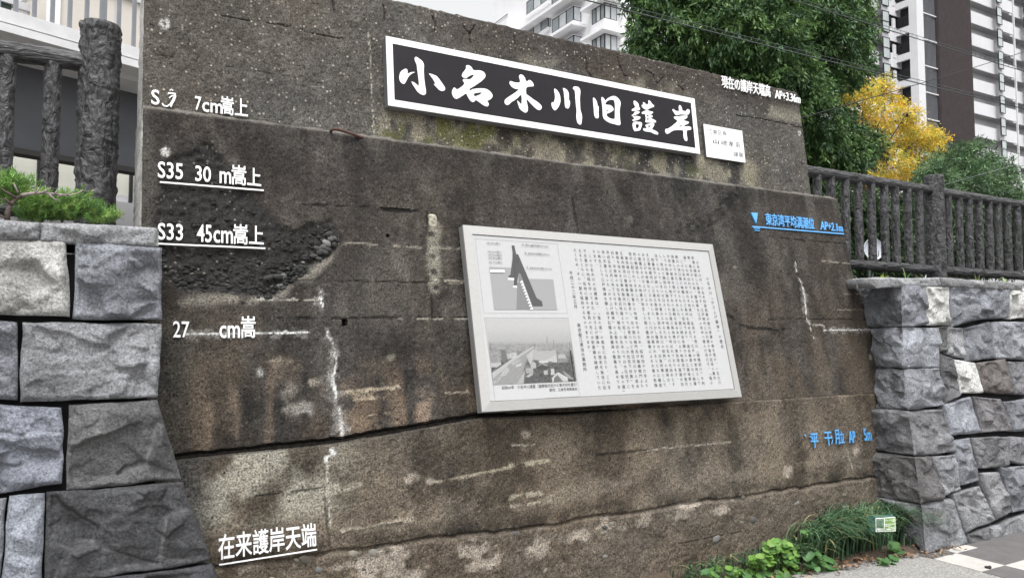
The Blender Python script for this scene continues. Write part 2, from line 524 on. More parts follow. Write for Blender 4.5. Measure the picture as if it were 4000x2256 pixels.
def finish_block(name, X, Z, Y, colr, Yback, parent, x_end_jitter=0):
    """front skin X,Z,Y (grids [nx,nz], z rising) closed with ends, top, back"""
    nx, nz = X.shape
    V = np.stack([X, Y, Z], -1).reshape(-1, 3)
    F = gridF(nx, nz)
    F = F[:, ::-1] if False else F
    C = colr.reshape(-1, 4)
    V2 = V.copy().reshape(nx, nz, 3)
    n0 = nx * nz
    # border ring, clockwise, pushed to the back
    ring = [(i, 0) for i in range(nx)] + [(nx - 1, j) for j in range(1, nz)] + [(i, nz - 1) for i in range(nx - 2, -1, -1)] + [(0, j) for j in range(nz - 2, 0, -1)]
    Vs = [V]; Cs = [C]; Fs = [F.tolist()]
    idx = np.array([i * nz + j for i, j in ring])
    steps = [0.012, 0.05, 0.12, 0.25, None]
    prev = idx; base = n0
    m = len(ring)
    pc = C[idx]
    for k, s in enumerate(steps):
        P = V[idx].copy()
        yb = Yback if s is None else np.minimum(P[:, 1] + s, Yback)
        P[:, 1] = yb
        if s is not None: P[:, 1] = np.minimum(P[:, 1], Yback)
        j = 0.006 * (vn(P[:, 0] * 40 + P[:, 1] * 31, P[:, 2] * 40, 91 + k) - 0.5)
        P[:, 0] += j; P[:, 2] += j
        Vs.append(P)
        # tops and ends: paler than the front
        g = np.array([0.46, 0.45, 0.43, 0.2]) * (0.75 + 0.5 * vn(P[:, 0] * 12, P[:, 1] * 12 + P[:, 2] * 12, 77))[:, None]
        tt = min(1.0, (k + 1) / 2)
        Cs.append(pc * (1 - tt) + g * tt)
        cur = np.arange(base, base + m)
        a, b2 = prev, np.roll(prev, -1); c2, d2 = np.roll(cur, -1), cur
        Fs.append(np.stack([b2, a, d2, c2], 1).tolist())
        prev = cur; base += m
    Fs.append([prev.tolist()])
    o = mesh(name, np.concatenate(Vs), sum(Fs, []), M['concrete'], parent, False, np.concatenate(Cs))
    return o

def blotch(X, Z, s, seed, o=4): return fbm(X * s, Z * s, seed, o)

def base_paint(X, Z, c):
    f = 0.62 + 0.76 * blotch(X, Z, 3.2, 21) ** 1.0
    f *= 0.62 + 0.76 * blotch(X, Z, 16, 31)
    f *= 0.74 + 0.52 * vn(X * 70, Z * 70, 8)
    C = np.ones(X.shape + (4,))
    for k in range(3): C[..., k] = c[k] * f
    warm = blotch(X, Z, 1.7, 61) - 0.5
    C[..., 0] *= 1 + 0.16 * warm; C[..., 2] *= 1 - 0.22 * warm
    return C

def over(C, w, c):
    w = np.clip(w, 0, 1)[..., None]
    C[..., :3] = C[..., :3] * (1 - w) + np.array(c) * w

def mul(C, w, f):
    C[..., :3] *= (1 + np.clip(w, 0, 1) * (f - 1))[..., None]

def line(C, Y, X, Z, pts, wid, c=None, f=None, depth=0.0, wob=0.004, strength=1.0, brk=0.0):
    d = seg_dist(X + wob * (vn(X * 60, Z * 60, 4) - 0.5) * 2, Z + wob * (vn(X * 45 + 9, Z * 45, 6) - 0.5) * 2, pts)
    w = (1 - sst(wid * 0.5, wid * 1.3, d)) * strength
    if brk: w = w * sst(brk - 0.12, brk + 0.12, vn(X * 22, Z * 22, 55))
    if c is not None: over(C, w, c)
    if f is not None: mul(C, w, f)
    if depth: Y += w * depth
    return w

STEP = 0.0085
# --- cap block (the highest course)
zt, zb = 3.752, 2.738
nx, nz = int((5.50 - X0) / STEP), int((zt - zb) / STEP)
u = np.linspace(0, 1, nx); v = np.linspace(0, 1, nz)
U, Vv = np.meshgrid(u, v, indexing='ij')
Z = zb + (zt - zb) * Vv
X = X0 + (5.555 - X0) * U
Z = Z + sst(0.9, 1.0, Vv) * (0.010 * (fbm(X * 6, X * 0, 12) - 0.5) + 0.016 * (vn(X * 33, X * 0, 13) - 0.5))
Y = Y_top(Z) + 0.012 * (blotch(X, Z, 8, 41) - 0.5) + 0.005 * (vn(X * 58, Z * 58, 42) - 0.5)
rnd = 0.03
Y += rnd * (sst(zt - 0.028, zt, Z) ** 2) + rnd * (sst(0.985, 1, U) ** 2) * 1.3 + 0.02 * (1 - sst(0, 0.006, U))
C = base_paint(X, Z, (0.070, 0.064, 0.056)); C[..., 3] = 0.8
# darker, browner crest to the right, cream and mossy streaks under the name board
cr = sst(1.6, 2.6, X) * sst(3.42, 3.62, Z + 0.10 * (blotch(X, Z, 5, 71) - 0.5))
mul(C, cr, 0.62); over(C, 0.25 * cr * blotch(X, Z, 6, 72), (0.075, 0.05, 0.042))
under = sst(1.45, 1.65, X) * (1 - sst(4.75, 4.95, X)) * (1 - sst(2.98, 3.06, Z))
st = 0.55 * blotch(X, Z * 0.3, 6.5, 81, 4) + 0.45 * blotch(X, Z, 9, 87)
over(C, under * sst(0.50, 0.62, st) * 0.7, (0.235, 0.215, 0.16))
mul(C, under * sst(0.50, 0.40, st), 0.6)
mossw = under * (1 - sst(2.2, 3.4, X)) * sst(0.42, 0.62, blotch(X, Z * 0.6, 9, 82)) * (0.5 + 0.5 * sst(2.72, 2.98, Z))
over(C, 0.85 * mossw, (0.095, 0.10, 0.028))
over(C, 0.5 * under * sst(2.6, 4.6, X) * sst(0.55, 0.7, blotch(X, Z, 8, 84)), (0.10, 0.105, 0.05))
halo = (X > 1.3) & (X < 4.3)
over(C, 0.45 * sst(3.43, 3.47, Z) * (1 - sst(3.50, 3.62, Z)) * sst(2.2, 3.0, X) * sst(0.45, 0.65, blotch(X, Z, 6, 85)), (0.25, 0.235, 0.185))
over(C, 0.6 * sst(4.18, 4.25, X) * (1 - sst(4.4, 5.0, X)) * (1 - sst(3.2, 3.4, Z)) * sst(0.45, 0.65, blotch(X, Z * 0.5, 7, 86)), (0.20, 0.185, 0.14))
T2 = lambda l: P2(l, Y_top)
line(C, Y, X, Z, T2([(858, 58), (905, 72), (1010, 84), (1130, 105), (1260, 140), (1400, 160)]), 0.005, f=0.35, depth=0.006, brk=0.35)
line(C, Y, X, Z, T2([(2875, 450), (2960, 462), (3050, 480), (3140, 502)]), 0.005, f=0.3, depth=0.006)
line(C, Y, X, Z, T2([(1440, 110), (1450, 300), (1460, 520)]), 0.004, c=(0.30, 0.28, 0.24), brk=0.3)
line(C, Y, X, Z, T2([(600, 215), (900, 262), (1460, 360)]), 0.005, f=0.6, depth=0.003, brk=0.45)
for pts in ([(1300, 0), (1303, 40)], [(1499, 20), (1505, 45), (1502, 75)], [(1690, 65), (1700, 90), (1702, 130)], [(1812, 105), (1835, 130), (1836, 165)],
            [(1855, 100), (1838, 130)], [(2010, 140), (2015, 190)], [(2287, 225), (2295, 255), (2290, 270), (2318, 312)],
            [(2413, 222), (2420, 255), (2437, 290), (2450, 297)], [(2523, 275), (2550, 290), (2562, 322), (2568, 326), (2590, 305)], [(2650, 335), (2672, 352)]):
    q = T2(pts)
    line(C, Y, X, Z, q, 0.0065, c=(0.020, 0.016, 0.015), depth=0.010)
    line(C, Y, X, Z, q, 0.03, c=(0.060, 0.048, 0.042), strength=0.3)
# two spots of old white filler with a dark hollow, a pale ring at the right end
for px, py, rr in ((643, 92, 0.030), (3122, 520, 0.022)):
    p = wp(px, py, Y_top); d = np.hypot(X - p[0], (Z - p[2]) * 0.85)
    w = 1 - sst(rr * 0.7, rr * 1.15, d + 0.012 * (vn(X * 120, Z * 120, 9) - 0.5))
    over(C, w * (0.35 + 0.65 * sst(0.3, 0.6, vn(X * 130, Z * 130, 33))), (0.50, 0.49, 0.47))
    over(C, (1 - sst(rr * 0.2, rr * 0.5, d)) * 0.85, (0.03, 0.03, 0.03))
finish_block('cap_block', X, Z, Y, C, 4.86, wall)

# --- main block (several raisings cast against each other)
zt, zb = 2.757, 1.035
nx, nz = int((X1 - X0) / STEP), int((zt - zb) / STEP)
U, Vv = np.meshgrid(np.linspace(0, 1, nx), np.linspace(0, 1, nz), indexing='ij')
X = np.zeros_like(U)
ledge = lambda x: np.interp(x, [0.2, 0.42, 1.19, 2.0, 2.6, 3.6, 5.7], [1.005, 1.018, 1.045, 1.128, 1.112, 1.112, 1.112])
X = X0 + (X1 - X0) * U
zbt = ledge(X) + 0.016 * (fbm(X * 5, X * 0, 14) - 0.5)
Z = zbt + (zt - zbt) * Vv
X = X0 - 0.006 + (np.interp(Z, [1.88, 1.96], [5.82, X1 + 0.02]) - X0 + 0.006) * U
Z = Z + sst(0.92, 1.0, Vv) * (0.014 * (fbm(X * 5, X * 0, 15) - 0.5) + 0.016 * (vn(X * 30, X * 0, 16) - 0.5))
Y = Y_main(Z) + 0.014 * (blotch(X, Z, 6, 43) - 0.5) + 0.005 * (vn(X * 58, Z * 58, 44) - 0.5)
Y += 0.035 * (sst(zt - 0.035, zt + 0.005, Z) ** 2) + 0.05 * (sst(0.985, 1, U) ** 2) + 0.015 * (1 - sst(0, 0.006, U))
C = base_paint(X, Z, (0.037, 0.0325, 0.0285)); C[..., 3] = 0.10
mul(C, sst(2.45, 2.62, Z) * (1 - sst(2.715, 2.74, Z)) * sst(0.35, 0.6, blotch(X, Z, 4, 51)), 0.72)
over(C, sst(2.728, 2.75, Z + 0.02 * (blotch(X, Z, 12, 52) - 0.5)) * 0.7, (0.155, 0.145, 0.13))
low = 1 - sst(1.25, 2.05, Z)
over(C, 0.7 * low * sst(0.36, 0.62, 0.5 * blotch(X, Z, 2.6, 53) + 0.5 * blotch(X, Z * 0.25, 6, 69)), (0.088, 0.069, 0.051))
mid = sst(0.9, 1.6, X) * (1 - sst(3.6, 4.4, X)) * sst(1.5, 1.7, Z) * (1 - sst(2.0, 2.15, Z))
over(C, 0.75 * mid * sst(0.34, 0.60, blotch(X, Z, 3.5, 54)), (0.105, 0.095, 0.083))
over(C, 0.30 * sst(0.5, 0.72, blotch(X, Z * 0.45, 9, 64)), (0.105, 0.096, 0.084))
mul(C, 0.9 * sst(0.50, 0.38, 0.6 * blotch(X, Z * 0.2, 6, 65) + 0.4 * blotch(X, Z, 5, 68)), 0.6)
# streaks of run-down lime above the ledge
stv = 0.7 * blotch(X, Z * 0.18, 6.5, 56) + 0.3 * blotch(X, Z, 9, 67)
runs = (1 - sst(1.22, 1.55, Z)) * (1 - sst(3.0, 3.9, X))
over(C, 0.7 * runs * sst(0.44, 0.60, stv), (0.165, 0.122, 0.086))
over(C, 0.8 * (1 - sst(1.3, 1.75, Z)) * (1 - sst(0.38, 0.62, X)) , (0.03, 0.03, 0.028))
mul(C, runs * sst(0.5, 0.34, stv), 0.55)
over(C, 0.5 * sst(3.9, 4.3, X) * (1 - sst(1.25, 2.3, Z)) * sst(0.5, 0.7, blotch(X, Z * 0.3, 5, 57)), (0.115, 0.095, 0.075))
# honeycombed gravel pocket under S33
poly = P2([(1335, 935), (1290, 850), (1130, 900), (1000, 780), (820, 560), (640, 640), (600, 1010), (700, 1150), (850, 1150), (1050, 1168), (1180, 1080), (1300, 985)])
inside = inpoly(X + 0.05 * (blotch(X, Z, 9, 58) - 0.5), Z + 0.05 * (blotch(X, Z, 9, 59) - 0.5), poly)
hc = inside.astype(float)
for _ in range(4): hc = (hc + np.roll(hc, 1, 0) + np.roll(hc, -1, 0) + np.roll(hc, 1, 1) + np.roll(hc, -1, 1)) / 5
over(C, 0.8 * hc, (0.017, 0.017, 0.017)); Y += hc * 0.016 + hc * 0.016 * (vn(X * 38, Z * 38, 60) - 0.5)
C[..., 3] += 0.25 * hc
over(C, 0.7 * (1 - sst(0.0, 0.045, seg_dist(X, Z, P2([(720, 1175), (880, 1166), (1055, 1178), (1190, 1090), (1335, 965)])))) * sst(0.35, 0.6, blotch(X, Z, 9, 63)), (0.19, 0.175, 0.15))
# pour lines and board marks
for pts, w_, f_, c_ in (([(1180, 800), (1440, 808), (1550, 818), (1680, 828)], 0.007, 0.2, None), ([(1480, 818), (1600, 826)], 0.014, 0.15, None),
                        ([(1340, 948), (1480, 955), (1625, 968), (1800, 970)], 0.006, None, (0.20, 0.185, 0.155)), ([(1100, 1098), (1500, 1100), (1830, 1106)], 0.005, 0.5, None),
                        ([(1700, 1098), (1830, 1100)], 0.009, None, (0.22, 0.205, 0.17)), ([(1000, 1167), (1255, 1172)], 0.005, None, (0.25, 0.24, 0.21)),
                        ([(1090, 1242), (1260, 1245), (1500, 1240), (1830, 1242)], 0.008, 0.35, None), ([(1560, 1243), (1830, 1244)], 0.005, None, (0.23, 0.21, 0.18)),
                        ([(1350, 1535), (1400, 1525), (1560, 1512)], 0.010, None, (0.28, 0.24, 0.18)), ([(1385, 1562), (1500, 1552)], 0.008, None, (0.27, 0.22, 0.165)),
                        ([(1440, 1622), (1520, 1612)], 0.005, None, (0.2, 0.16, 0.12)), ([(1740, 1533), (1830, 1530)], 0.005, None, (0.22, 0.19, 0.15)),
                        ([(3340, 945), (3360, 960)], 0.004, 0.5, None), ([(3050, 930), (3150, 940), (3330, 955)], 0.006, 0.4, None),
                        ([(3210, 1018), (3320, 1030)], 0.006, None, (0.17, 0.155, 0.13)), ([(3300, 1148), (3370, 1148)], 0.006, None, (0.20, 0.18, 0.15)),
                        ([(3000, 1249), (3130, 1246), (3390, 1248)], 0.007, 0.45, None), ([(3270, 1208), (3385, 1209)], 0.004, None, (0.18, 0.16, 0.13)),
                        ([(3000, 1285), (3040, 1292), (3068, 1285)], 0.010, 0.15, None), ([(3175, 1268), (3205, 1268), (3225, 1277)], 0.008, None, (0.22, 0.205, 0.18)),
                        ([(2800, 1215), (2850, 1235), (2885, 1265), (2925, 1280), (3000, 1285)], 0.012, 0.2, None),
                        ([(3040, 1585), (3100, 1580), (3175, 1578)], 0.006, None, (0.22, 0.20, 0.17)), ([(3205, 1573), (3230, 1568), (3330, 1562), (3420, 1553)], 0.009, None, (0.22, 0.19, 0.155)),
                        ([(2960, 890), (3100, 900)], 0.004, 0.6, None)):
    line(C, Y, X, Z, P2(pts), w_, c=c_, f=f_, depth=0.004 if f_ else -0.001, brk=0.3)
# vertical shutter seams
line(C, Y, X, Z, P2([(1668, 830), (1676, 1000), (1690, 1250)]), 0.010, f=0.3, depth=0.004)
line(C, Y, X, Z, P2([(1700, 890), (1690, 980), (1700, 1120)]), 0.045, c=(0.24, 0.225, 0.185), strength=0.6, brk=0.3)
line(C, Y, X, Z, P2([(2237, 770), (2252, 880)]), 0.014, f=0.4, brk=0.3)
line(C, Y, X, Z, P2([(2640, 700), (2650, 900)]), 0.03, f=0.6, brk=0.4)
line(C, Y, X, Z, P2([(2880, 755), (2840, 800), (2800, 850), (2700, 900)]), 0.05, f=0.55, depth=0.008, brk=0.35)
# efflorescence on the cracks
WH = (0.58, 0.58, 0.57)
for pts, w_ in (([(1252, 1130), (1255, 1165)], 0.004), ([(1254, 1162), (1257, 1185)], 0.013), ([(1258, 1183), (1262, 1205)], 0.005), ([(1272, 1290), (1290, 1325), (1303, 1345)], 0.006),
                ([(1303, 1340), (1306, 1375), (1313, 1400)], 0.010), ([(1313, 1400), (1309, 1440), (1300, 1468)], 0.012), ([(1300, 1465), (1302, 1490), (1308, 1515), (1311, 1532)], 0.020),
                ([(1311, 1530), (1307, 1542), (1317, 1575)], 0.006), ([(1322, 1595), (1324, 1620), (1330, 1650)], 0.009), ([(1329, 1645), (1333, 1672), (1337, 1700)], 0.022),
                ([(1337, 1695), (1335, 1722)], 0.012),
                ([(720, 1305), (900, 1302), (1208, 1297)], 0.010), ([(3135, 1120), (3143, 1170), (3149, 1225), (3152, 1247)], 0.013), ([(3152, 1245), (3165, 1275), (3172, 1300), (3182, 1322)], 0.005),
                ([(3107, 1020), (3109, 1060)], 0.006), ([(3120, 1085), (3130, 1110)], 0.006), ([(3218, 1289), (3300, 1288), (3396, 1287)], 0.010), ([(3010, 850), (3020, 880)], 0.004)):
    line(C, Y, X, Z, P2(pts), w_ * 0.48, c=WH, depth=-0.002, wob=0.005, brk=0.18)
    line(C, Y, X, Z, P2(pts), w_ * 2.6, c=(0.26, 0.25, 0.235), wob=0.02, strength=0.4, brk=0.4)
for px, py, rx_, rz_, c_ in ((1100, 1412, 0.06, 0.025, (0.26, 0.22, 0.17)), (1230, 1490, 0.03, 0.02, (0.3, 0.27, 0.22)), (1420, 1540, 0.08, 0.03, (0.30, 0.25, 0.18)), (1655, 1640, 0.05, 0.12, (0.33, 0.24, 0.175)),
                             (1130, 1530, 0.05, 0.05, (0.2, 0.19, 0.17)), (1165, 1590, 0.08, 0.03, (0.3, 0.28, 0.25)), (1210, 1610, 0.02, 0.02, (0.4, 0.38, 0.36)), (1015, 1455, 0.012, 0.02, (0.4, 0.4, 0.38)),
                             (2460, 855, 0.03, 0.03, (0.13, 0.12, 0.105)), (2870, 1045, 0.02, 0.015, (0.3, 0.26, 0.22)), (1525, 1395, 0.03, 0.02, (0.25, 0.24, 0.19)), (3395, 1260, 0.03, 0.03, (0.25, 0.225, 0.18)), (3403, 1395, 0.03, 0.03, (0.35, 0.33, 0.29))):
    p = wp(px, py); d = np.hypot((X - p[0]) / rx_, (Z - p[2]) / rz_)
    over(C, 0.5 * (1 - sst(0.3, 1.3, d + 1.5 * (fbm(X * 30, Z * 22, 66) - 0.5))), c_)
# filler spot beside S35 and square tie-bolt hole
p = wp(647, 592); d = np.hypot(X - p[0], (Z - p[2]) * 0.9)
over(C, (1 - sst(0.018, 0.026, d + 0.012 * (vn(X * 130, Z * 130, 9) - 0.5))) * (0.35 + 0.65 * sst(0.3, 0.6, vn(X * 130, Z * 130, 34))), (0.45, 0.44, 0.42))
for px, py, hx, hz in ((1347, 1260, 0.017, 0.014), (2826, 1625, 0.012, 0.010), (1515, 922, 0.010, 0.008)):
    p = wp(px, py); w = ((np.abs(X - p[0]) < hx) & (np.abs(Z - p[2]) < hz)).astype(float)
    Y += 0.05 * w; over(C, w, (0.012, 0.011, 0.010))
# dirt that gathers on the ledge foot and below the information board
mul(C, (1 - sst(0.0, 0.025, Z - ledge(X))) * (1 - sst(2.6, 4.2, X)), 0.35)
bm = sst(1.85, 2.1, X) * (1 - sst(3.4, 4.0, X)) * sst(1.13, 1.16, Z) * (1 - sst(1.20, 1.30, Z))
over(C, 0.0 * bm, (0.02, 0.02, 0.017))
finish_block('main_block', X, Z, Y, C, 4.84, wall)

# --- foundation block below the ledge
zb = -0.15
nz = int((1.1 - zb) / STEP)
U, Vv = np.meshgrid(np.linspace(0, 1, nx), np.linspace(0, 1, nz), indexing='ij')
X = X0 - 0.004 + (5.82 - X0) * U
ztp = ledge(X) - 0.006 + np.interp(X, [2.4, 3.2], [0.0, 0.010]) + 0.006 * (fbm(X * 7, X * 0, 18) - 0.5)
Z = zb + (ztp - zb) * Vv
prot = np.interp(X, [0.2, 1.5, 2.4, 3.4, 5.7], [0.036, 0.030, 0.014, 0.006, 0.003])
bl = np.interp(X, [0.3, 1.26, 2.16, 3.6, 5.45], [0.50, 0.49, 0.465, 0.46, 0.455]) + 0.025 * (fbm(X * 3.2, X * 0, 19) - 0.5) + 0.014 * (vn(X * 14, X * 0, 20) - 0.5)
basew = 1 - sst(-0.012, 0.012, Z - bl)
Y = np.interp(Z, [-0.3, 0.46, 1.1], [3.825, 3.855, 3.90]) - prot * (1 - sst(0.35, 0.55, basew) * 0.0)
Y = Y + 0.012 * (blotch(X, Z, 7, 45) - 0.5) + 0.005 * (vn(X * 58, Z * 58, 46) - 0.5)
Y += 0.03 * sst(-0.02, 0.003, Z - ztp) ** 2
Y += basew * (-0.006 + 0.018 * (blotch(X, Z, 13, 47) - 0.45)) + 0.02 * (1 - sst(0, 0.02, np.abs(Z - bl)))
C = base_paint(X, Z, (0.094, 0.077, 0.059)); C[..., 3] = 0.12
stv = 0.6 * blotch(X, Z * 0.22, 5.0, 101) + 0.4 * blotch(X, Z, 6.5, 106)
mul(C, (1 - basew) * sst(0.50, 0.38, stv), 0.6)
over(C, (1 - basew) * 0.55 * sst(0.52, 0.66, stv), (0.165, 0.138, 0.105))
over(C, (1 - basew) * 0.35 * sst(0.52, 0.66, blotch(X * 0.5, Z * 1.5, 6, 107)) * (1 - sst(0.0, 0.12, np.abs(Z - 0.62 - 0.03 * blotch(X, Z, 4, 3)))), (0.23, 0.20, 0.16))
over(C, 0.75 * (1 - sst(0.95, 1.35, X)) * sst(0.62, 0.75, Z) * sst(0.38, 0.62, blotch(X, Z, 4, 102)), (0.31, 0.295, 0.245))
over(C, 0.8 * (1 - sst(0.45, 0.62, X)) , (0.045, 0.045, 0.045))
mul(C, (1 - sst(0.0, 0.13, Z - bl)) * (1 - basew) * sst(0.35, 0.55, blotch(X, Z, 9, 103)), 0.38)
over(C, basew, (0.155, 0.130, 0.102)); 
mul(C, basew, 0.75); 
bb = base_paint(X, Z, (0.092, 0.076, 0.059))
C[..., :3] = C[..., :3] * (1 - basew[..., None]) + bb[..., :3] * basew[..., None]
over(C, basew * sst(3.6, 5.2, X) * 0.35 * sst(0.35, 0.6, blotch(X, Z, 5, 108)), (0.165, 0.138, 0.108))
over(C, 0.6 * (1 - sst(0.55, 0.75, np.abs(Z - bl + 0.05) / 0.06)) * sst(0.56, 0.70, blotch(X, Z * 1.4, 7, 104)) * (1 - sst(3.2, 4.4, X)), (0.30, 0.265, 0.22))
LW = lambda l: P2(l, Y_low)
for px, py, rx_, rz_ in ((1520, 2200, 0.12, 0.09), (1440, 2225, 0.07, 0.06), (1600, 2250, 0.12, 0.06), (1850, 2150, 0.11, 0.06), (1900, 2200, 0.12, 0.05), (2110, 2140, 0.11, 0.06), (2260, 2090, 0.12, 0.04), (2370, 2055, 0.09, 0.03),
                         (2700, 1975, 0.14, 0.035), (2820, 1995, 0.10, 0.03), (1610, 1870, 0.05, 0.035), (1680, 1880, 0.03, 0.02), (2060, 1695, 0.06, 0.03), (3360, 1760, 0.05, 0.045), (3090, 1840, 0.06, 0.05)):
    p = wp(px, py, Y_low); d = np.hypot((X - p[0]) / rx_, (Z - p[2]) / rz_)
    over(C, 0.7 * (1 - sst(0.45, 1.05, d + 1.3 * (blotch(X, Z, 26, 105) - 0.5))), (0.33, 0.29, 0.245))
for pts, w_, c_, f_ in (([(1000, 1938), (1130, 1922), (1250, 1908)], 0.007, None, 0.35), ([(1280, 1905), (1400, 1898)], 0.02, (0.25, 0.235, 0.19), None), ([(1276, 1790), (1280, 1900), (1288, 2050)], 0.008, (0.33, 0.31, 0.26), None),
                        ([(1272, 1950), (1280, 2050), (1290, 2150)], 0.010, None, 0.45), ([(1340, 2075), (1450, 2060), (1620, 2022)], 0.012, (0.27, 0.24, 0.19), None), ([(1350, 2082), (1570, 2042)], 0.008, None, 0.4),
                        ([(1700, 1880), (1880, 1850), (2000, 1825)], 0.008, (0.25, 0.22, 0.17), None), ([(2000, 1820), (2150, 1800)], 0.014, (0.28, 0.25, 0.19), None), ([(2340, 1780), (2540, 1758)], 0.006, None, 0.35),
                        ([(2540, 1758), (2700, 1740), (2870, 1728)], 0.005, (0.24, 0.215, 0.18), None), ([(2000, 1980), (2160, 1955)], 0.008, (0.27, 0.24, 0.19), None), ([(2000, 1945), (2120, 1925)], 0.016, (0.25, 0.22, 0.175), None),
                        ([(2640, 2125), (2800, 2100), (2920, 2078)], 0.004, None, 0.5), ([(1298, 1755), (1303, 1772)], 0.012, WH, None), ([(1302, 1773), (1272, 1785)], 0.005, WH, None), ([(1272, 1784), (1274, 1800)], 0.008, WH, None),
                        ([(3320, 1755), (3340, 1830)], 0.006, (0.25, 0.22, 0.18), None), ([(2000, 1735), (2020, 1740), (2100, 1737)], 0.004, (0.3, 0.28, 0.24), None)):
    line(C, Y, X, Z, LW(pts), w_, c=c_, f=f_, depth=0.004 if f_ else 0, brk=0.25)
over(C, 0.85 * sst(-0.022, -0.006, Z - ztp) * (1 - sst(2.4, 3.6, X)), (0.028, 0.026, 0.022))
mul(C, 0.8 * (1 - basew) * sst(0.30, 0.0, np.abs(Z - ztp)) * sst(2.2, 3.2, X) * sst(0.4, 0.55, blotch(X, Z, 5, 109)), 0.6)
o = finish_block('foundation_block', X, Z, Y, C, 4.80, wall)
# the ledge is bedded with black dirt and moss
Lx = np.linspace(X0 + 0.03, 3.0, 360)
V = []
for x in Lx:
    zl = float(ledge(x))
    pr = float(np.interp(x, [0.2, 1.5, 2.4, 3.4, 5.7], [0.036, 0.030, 0.014, 0.006, 0.003]))
    yf = 3.885 - pr + 0.012; n_ = 0.006 * vn(np.array(x * 30), np.array(0.0), 3)
    V += [(x, yf + 0.012, zl - 0.014), (x, yf + 0.016, zl - 0.004 + n_ * 0.6), (x, yf + 0.04, zl + 0.006 + n_), (x, 3.90 - 0.018 * (pr > 0.02), zl + 0.012 + n_ * 1.5), (x, 3.93, zl + 0.014 + n_)]
mesh('ledge_dirt', V, gridF(len(Lx), 5), flat('ledge_moss', (0.009, 0.008, 0.007), 0.98, 0.6, 50, bump=1.0, spec=0.05), wall, True)

# gravel laid bare in the honeycomb and in the eroded foot
t_ = (1 + 5 ** 0.5) / 2
ICO = np.array([(-1, t_, 0), (1, t_, 0), (-1, -t_, 0), (1, -t_, 0), (0, -1, t_), (0, 1, t_), (0, -1, -t_), (0, 1, -t_), (t_, 0, -1), (t_, 0, 1), (-t_, 0, -1), (-t_, 0, 1)]); ICO /= np.linalg.norm(ICO[0])
ICF = [[0, 11, 5], [0, 5, 1], [0, 1, 7], [0, 7, 10], [0, 10, 11], [1, 5, 9], [5, 11, 4], [11, 10, 2], [10, 7, 6], [7, 1, 8], [3, 9, 4], [3, 4, 2], [3, 2, 6], [3, 6, 8], [3, 8, 9], [4, 9, 5], [2, 4, 11], [6, 2, 10], [8, 6, 7], [9, 8, 1]]
def subdiv(V, F):
    V = list(map(tuple, V)); mid = {}; G = []
    def m(a, b):
        k = (min(a, b), max(a, b))
        if k not in mid:
            p = (np.array(V[a]) + np.array(V[b])); p /= np.linalg.norm(p)
            mid[k] = len(V); V.append(tuple(p))
        return mid[k]
    for a, b, c in F:
        x, y, z = m(a, b), m(b, c), m(c, a)
        G += [[a, x, z], [b, y, x], [c, z, y], [x, y, z]]
    return np.array(V), G
SPH, SPF = subdiv(ICO, ICF)

def pebble(mb, c, r, colr, flatten=0.6):
    ang = R.uniform(0, 6.28); tl = R.uniform(-0.5, 0.5)
    V = SPH * np.array([r * R.uniform(1.0, 1.6), r * flatten, r * R.uniform(0.65, 0.95)])
    V = V * (1 + 0.12 * R.uniform(-1, 1, (len(V), 1)))
    ca, sa = math.cos(tl), math.sin(tl)
    V = np.stack([V[:, 0] * ca - V[:, 2] * sa, V[:, 1], V[:, 0] * sa + V[:, 2] * ca], 1)
    mb.add(V + c, SPF, colr)

mb = MB()
allp = np.array(poly); n = 0
x0_, z0_ = allp.min(0); x1_, z1_ = allp.max(0)
lowline = P2([(600, 1120), (720, 1155), (880, 1152), (1055, 1163), (1180, 1082), (1335, 950)])
while n < 430:
    x, z = R.uniform(x0_, x1_), R.uniform(z0_, z1_)
    if not inpoly(np.array([x]), np.array([z]), poly)[0]: continue
    d = seg_dist(np.array([x]), np.array([z]), lowline)[0]
    if R.rand() > 0.05 + 0.95 * math.exp(-d / 0.07): continue
    r = R.uniform(0.005, 0.0115) * (1.4 if d < 0.12 and R.rand() < 0.35 else 1)
    g = R.choice([0.011, 0.017, 0.026, 0.04, 0.12], p=[.3, .3, .25, .11, .04]) * R.uniform(0.8, 1.2)
    pebble(mb, np.array([x, float(Y_main(z)) + 0.016 - r * 0.1, z]), r, (g, g * 0.99, g * 0.98))
    n += 1
for px, py, r in ((1275, 950, .02), (1290, 935, .018), (1262, 965, .02), (1305, 955, .015), (1250, 985, .019), (1268, 985, .016), (1240, 970, .018), (1285, 915, .02), (1280, 975, .02), (1300, 930, .016), (1225, 1000, .017), (1245, 1010, .014), (1048, 1085, .019), (1085, 1080, .018)):
    p = wp(px, py); g = R.choice([0.035, 0.05, 0.08, 0.17], p=[.4, .3, .2, .1])
    pebble(mb, p + np.array([0, -0.004, 0]), r, (g, g, g * 0.97))
o = mb.build('exposed_gravel', M['attr'], wall, True); o['kind'] = 'stuff'
mb = MB()
for _ in range(240):
    x = R.uniform(0.8, 5.5); bz = float(np.interp(x, [0.3, 1.26, 2.16, 3.6, 5.45], [0.50, 0.49, 0.465, 0.46, 0.455]))
    z = bz - abs(R.normal(0, 0.16)) - 0.01
    if z < 0.0: continue
    pr = float(np.interp(x, [0.2, 1.5, 2.4, 3.4, 5.7], [0.036, 0.030, 0.014, 0.006, 0.003]))
    r = R.choice([0.007, 0.012, 0.022, 0.032], p=[.45, .33, .16, .06])
    g = R.uniform(0.06, 0.2); w_ = R.uniform(0, 0.25)
    pebble(mb, np.array([x, np.interp(z, [-0.3, 0.46, 1.1], [3.825, 3.855, 3.90]) - pr + 0.002 + r * 0.15, z]), r, (g * (1 + w_ * .4), g, g * (1 - w_)), 0.5)
o = mb.build('embedded_cobbles', M['attr'], wall, True); o['kind'] = 'stuff'

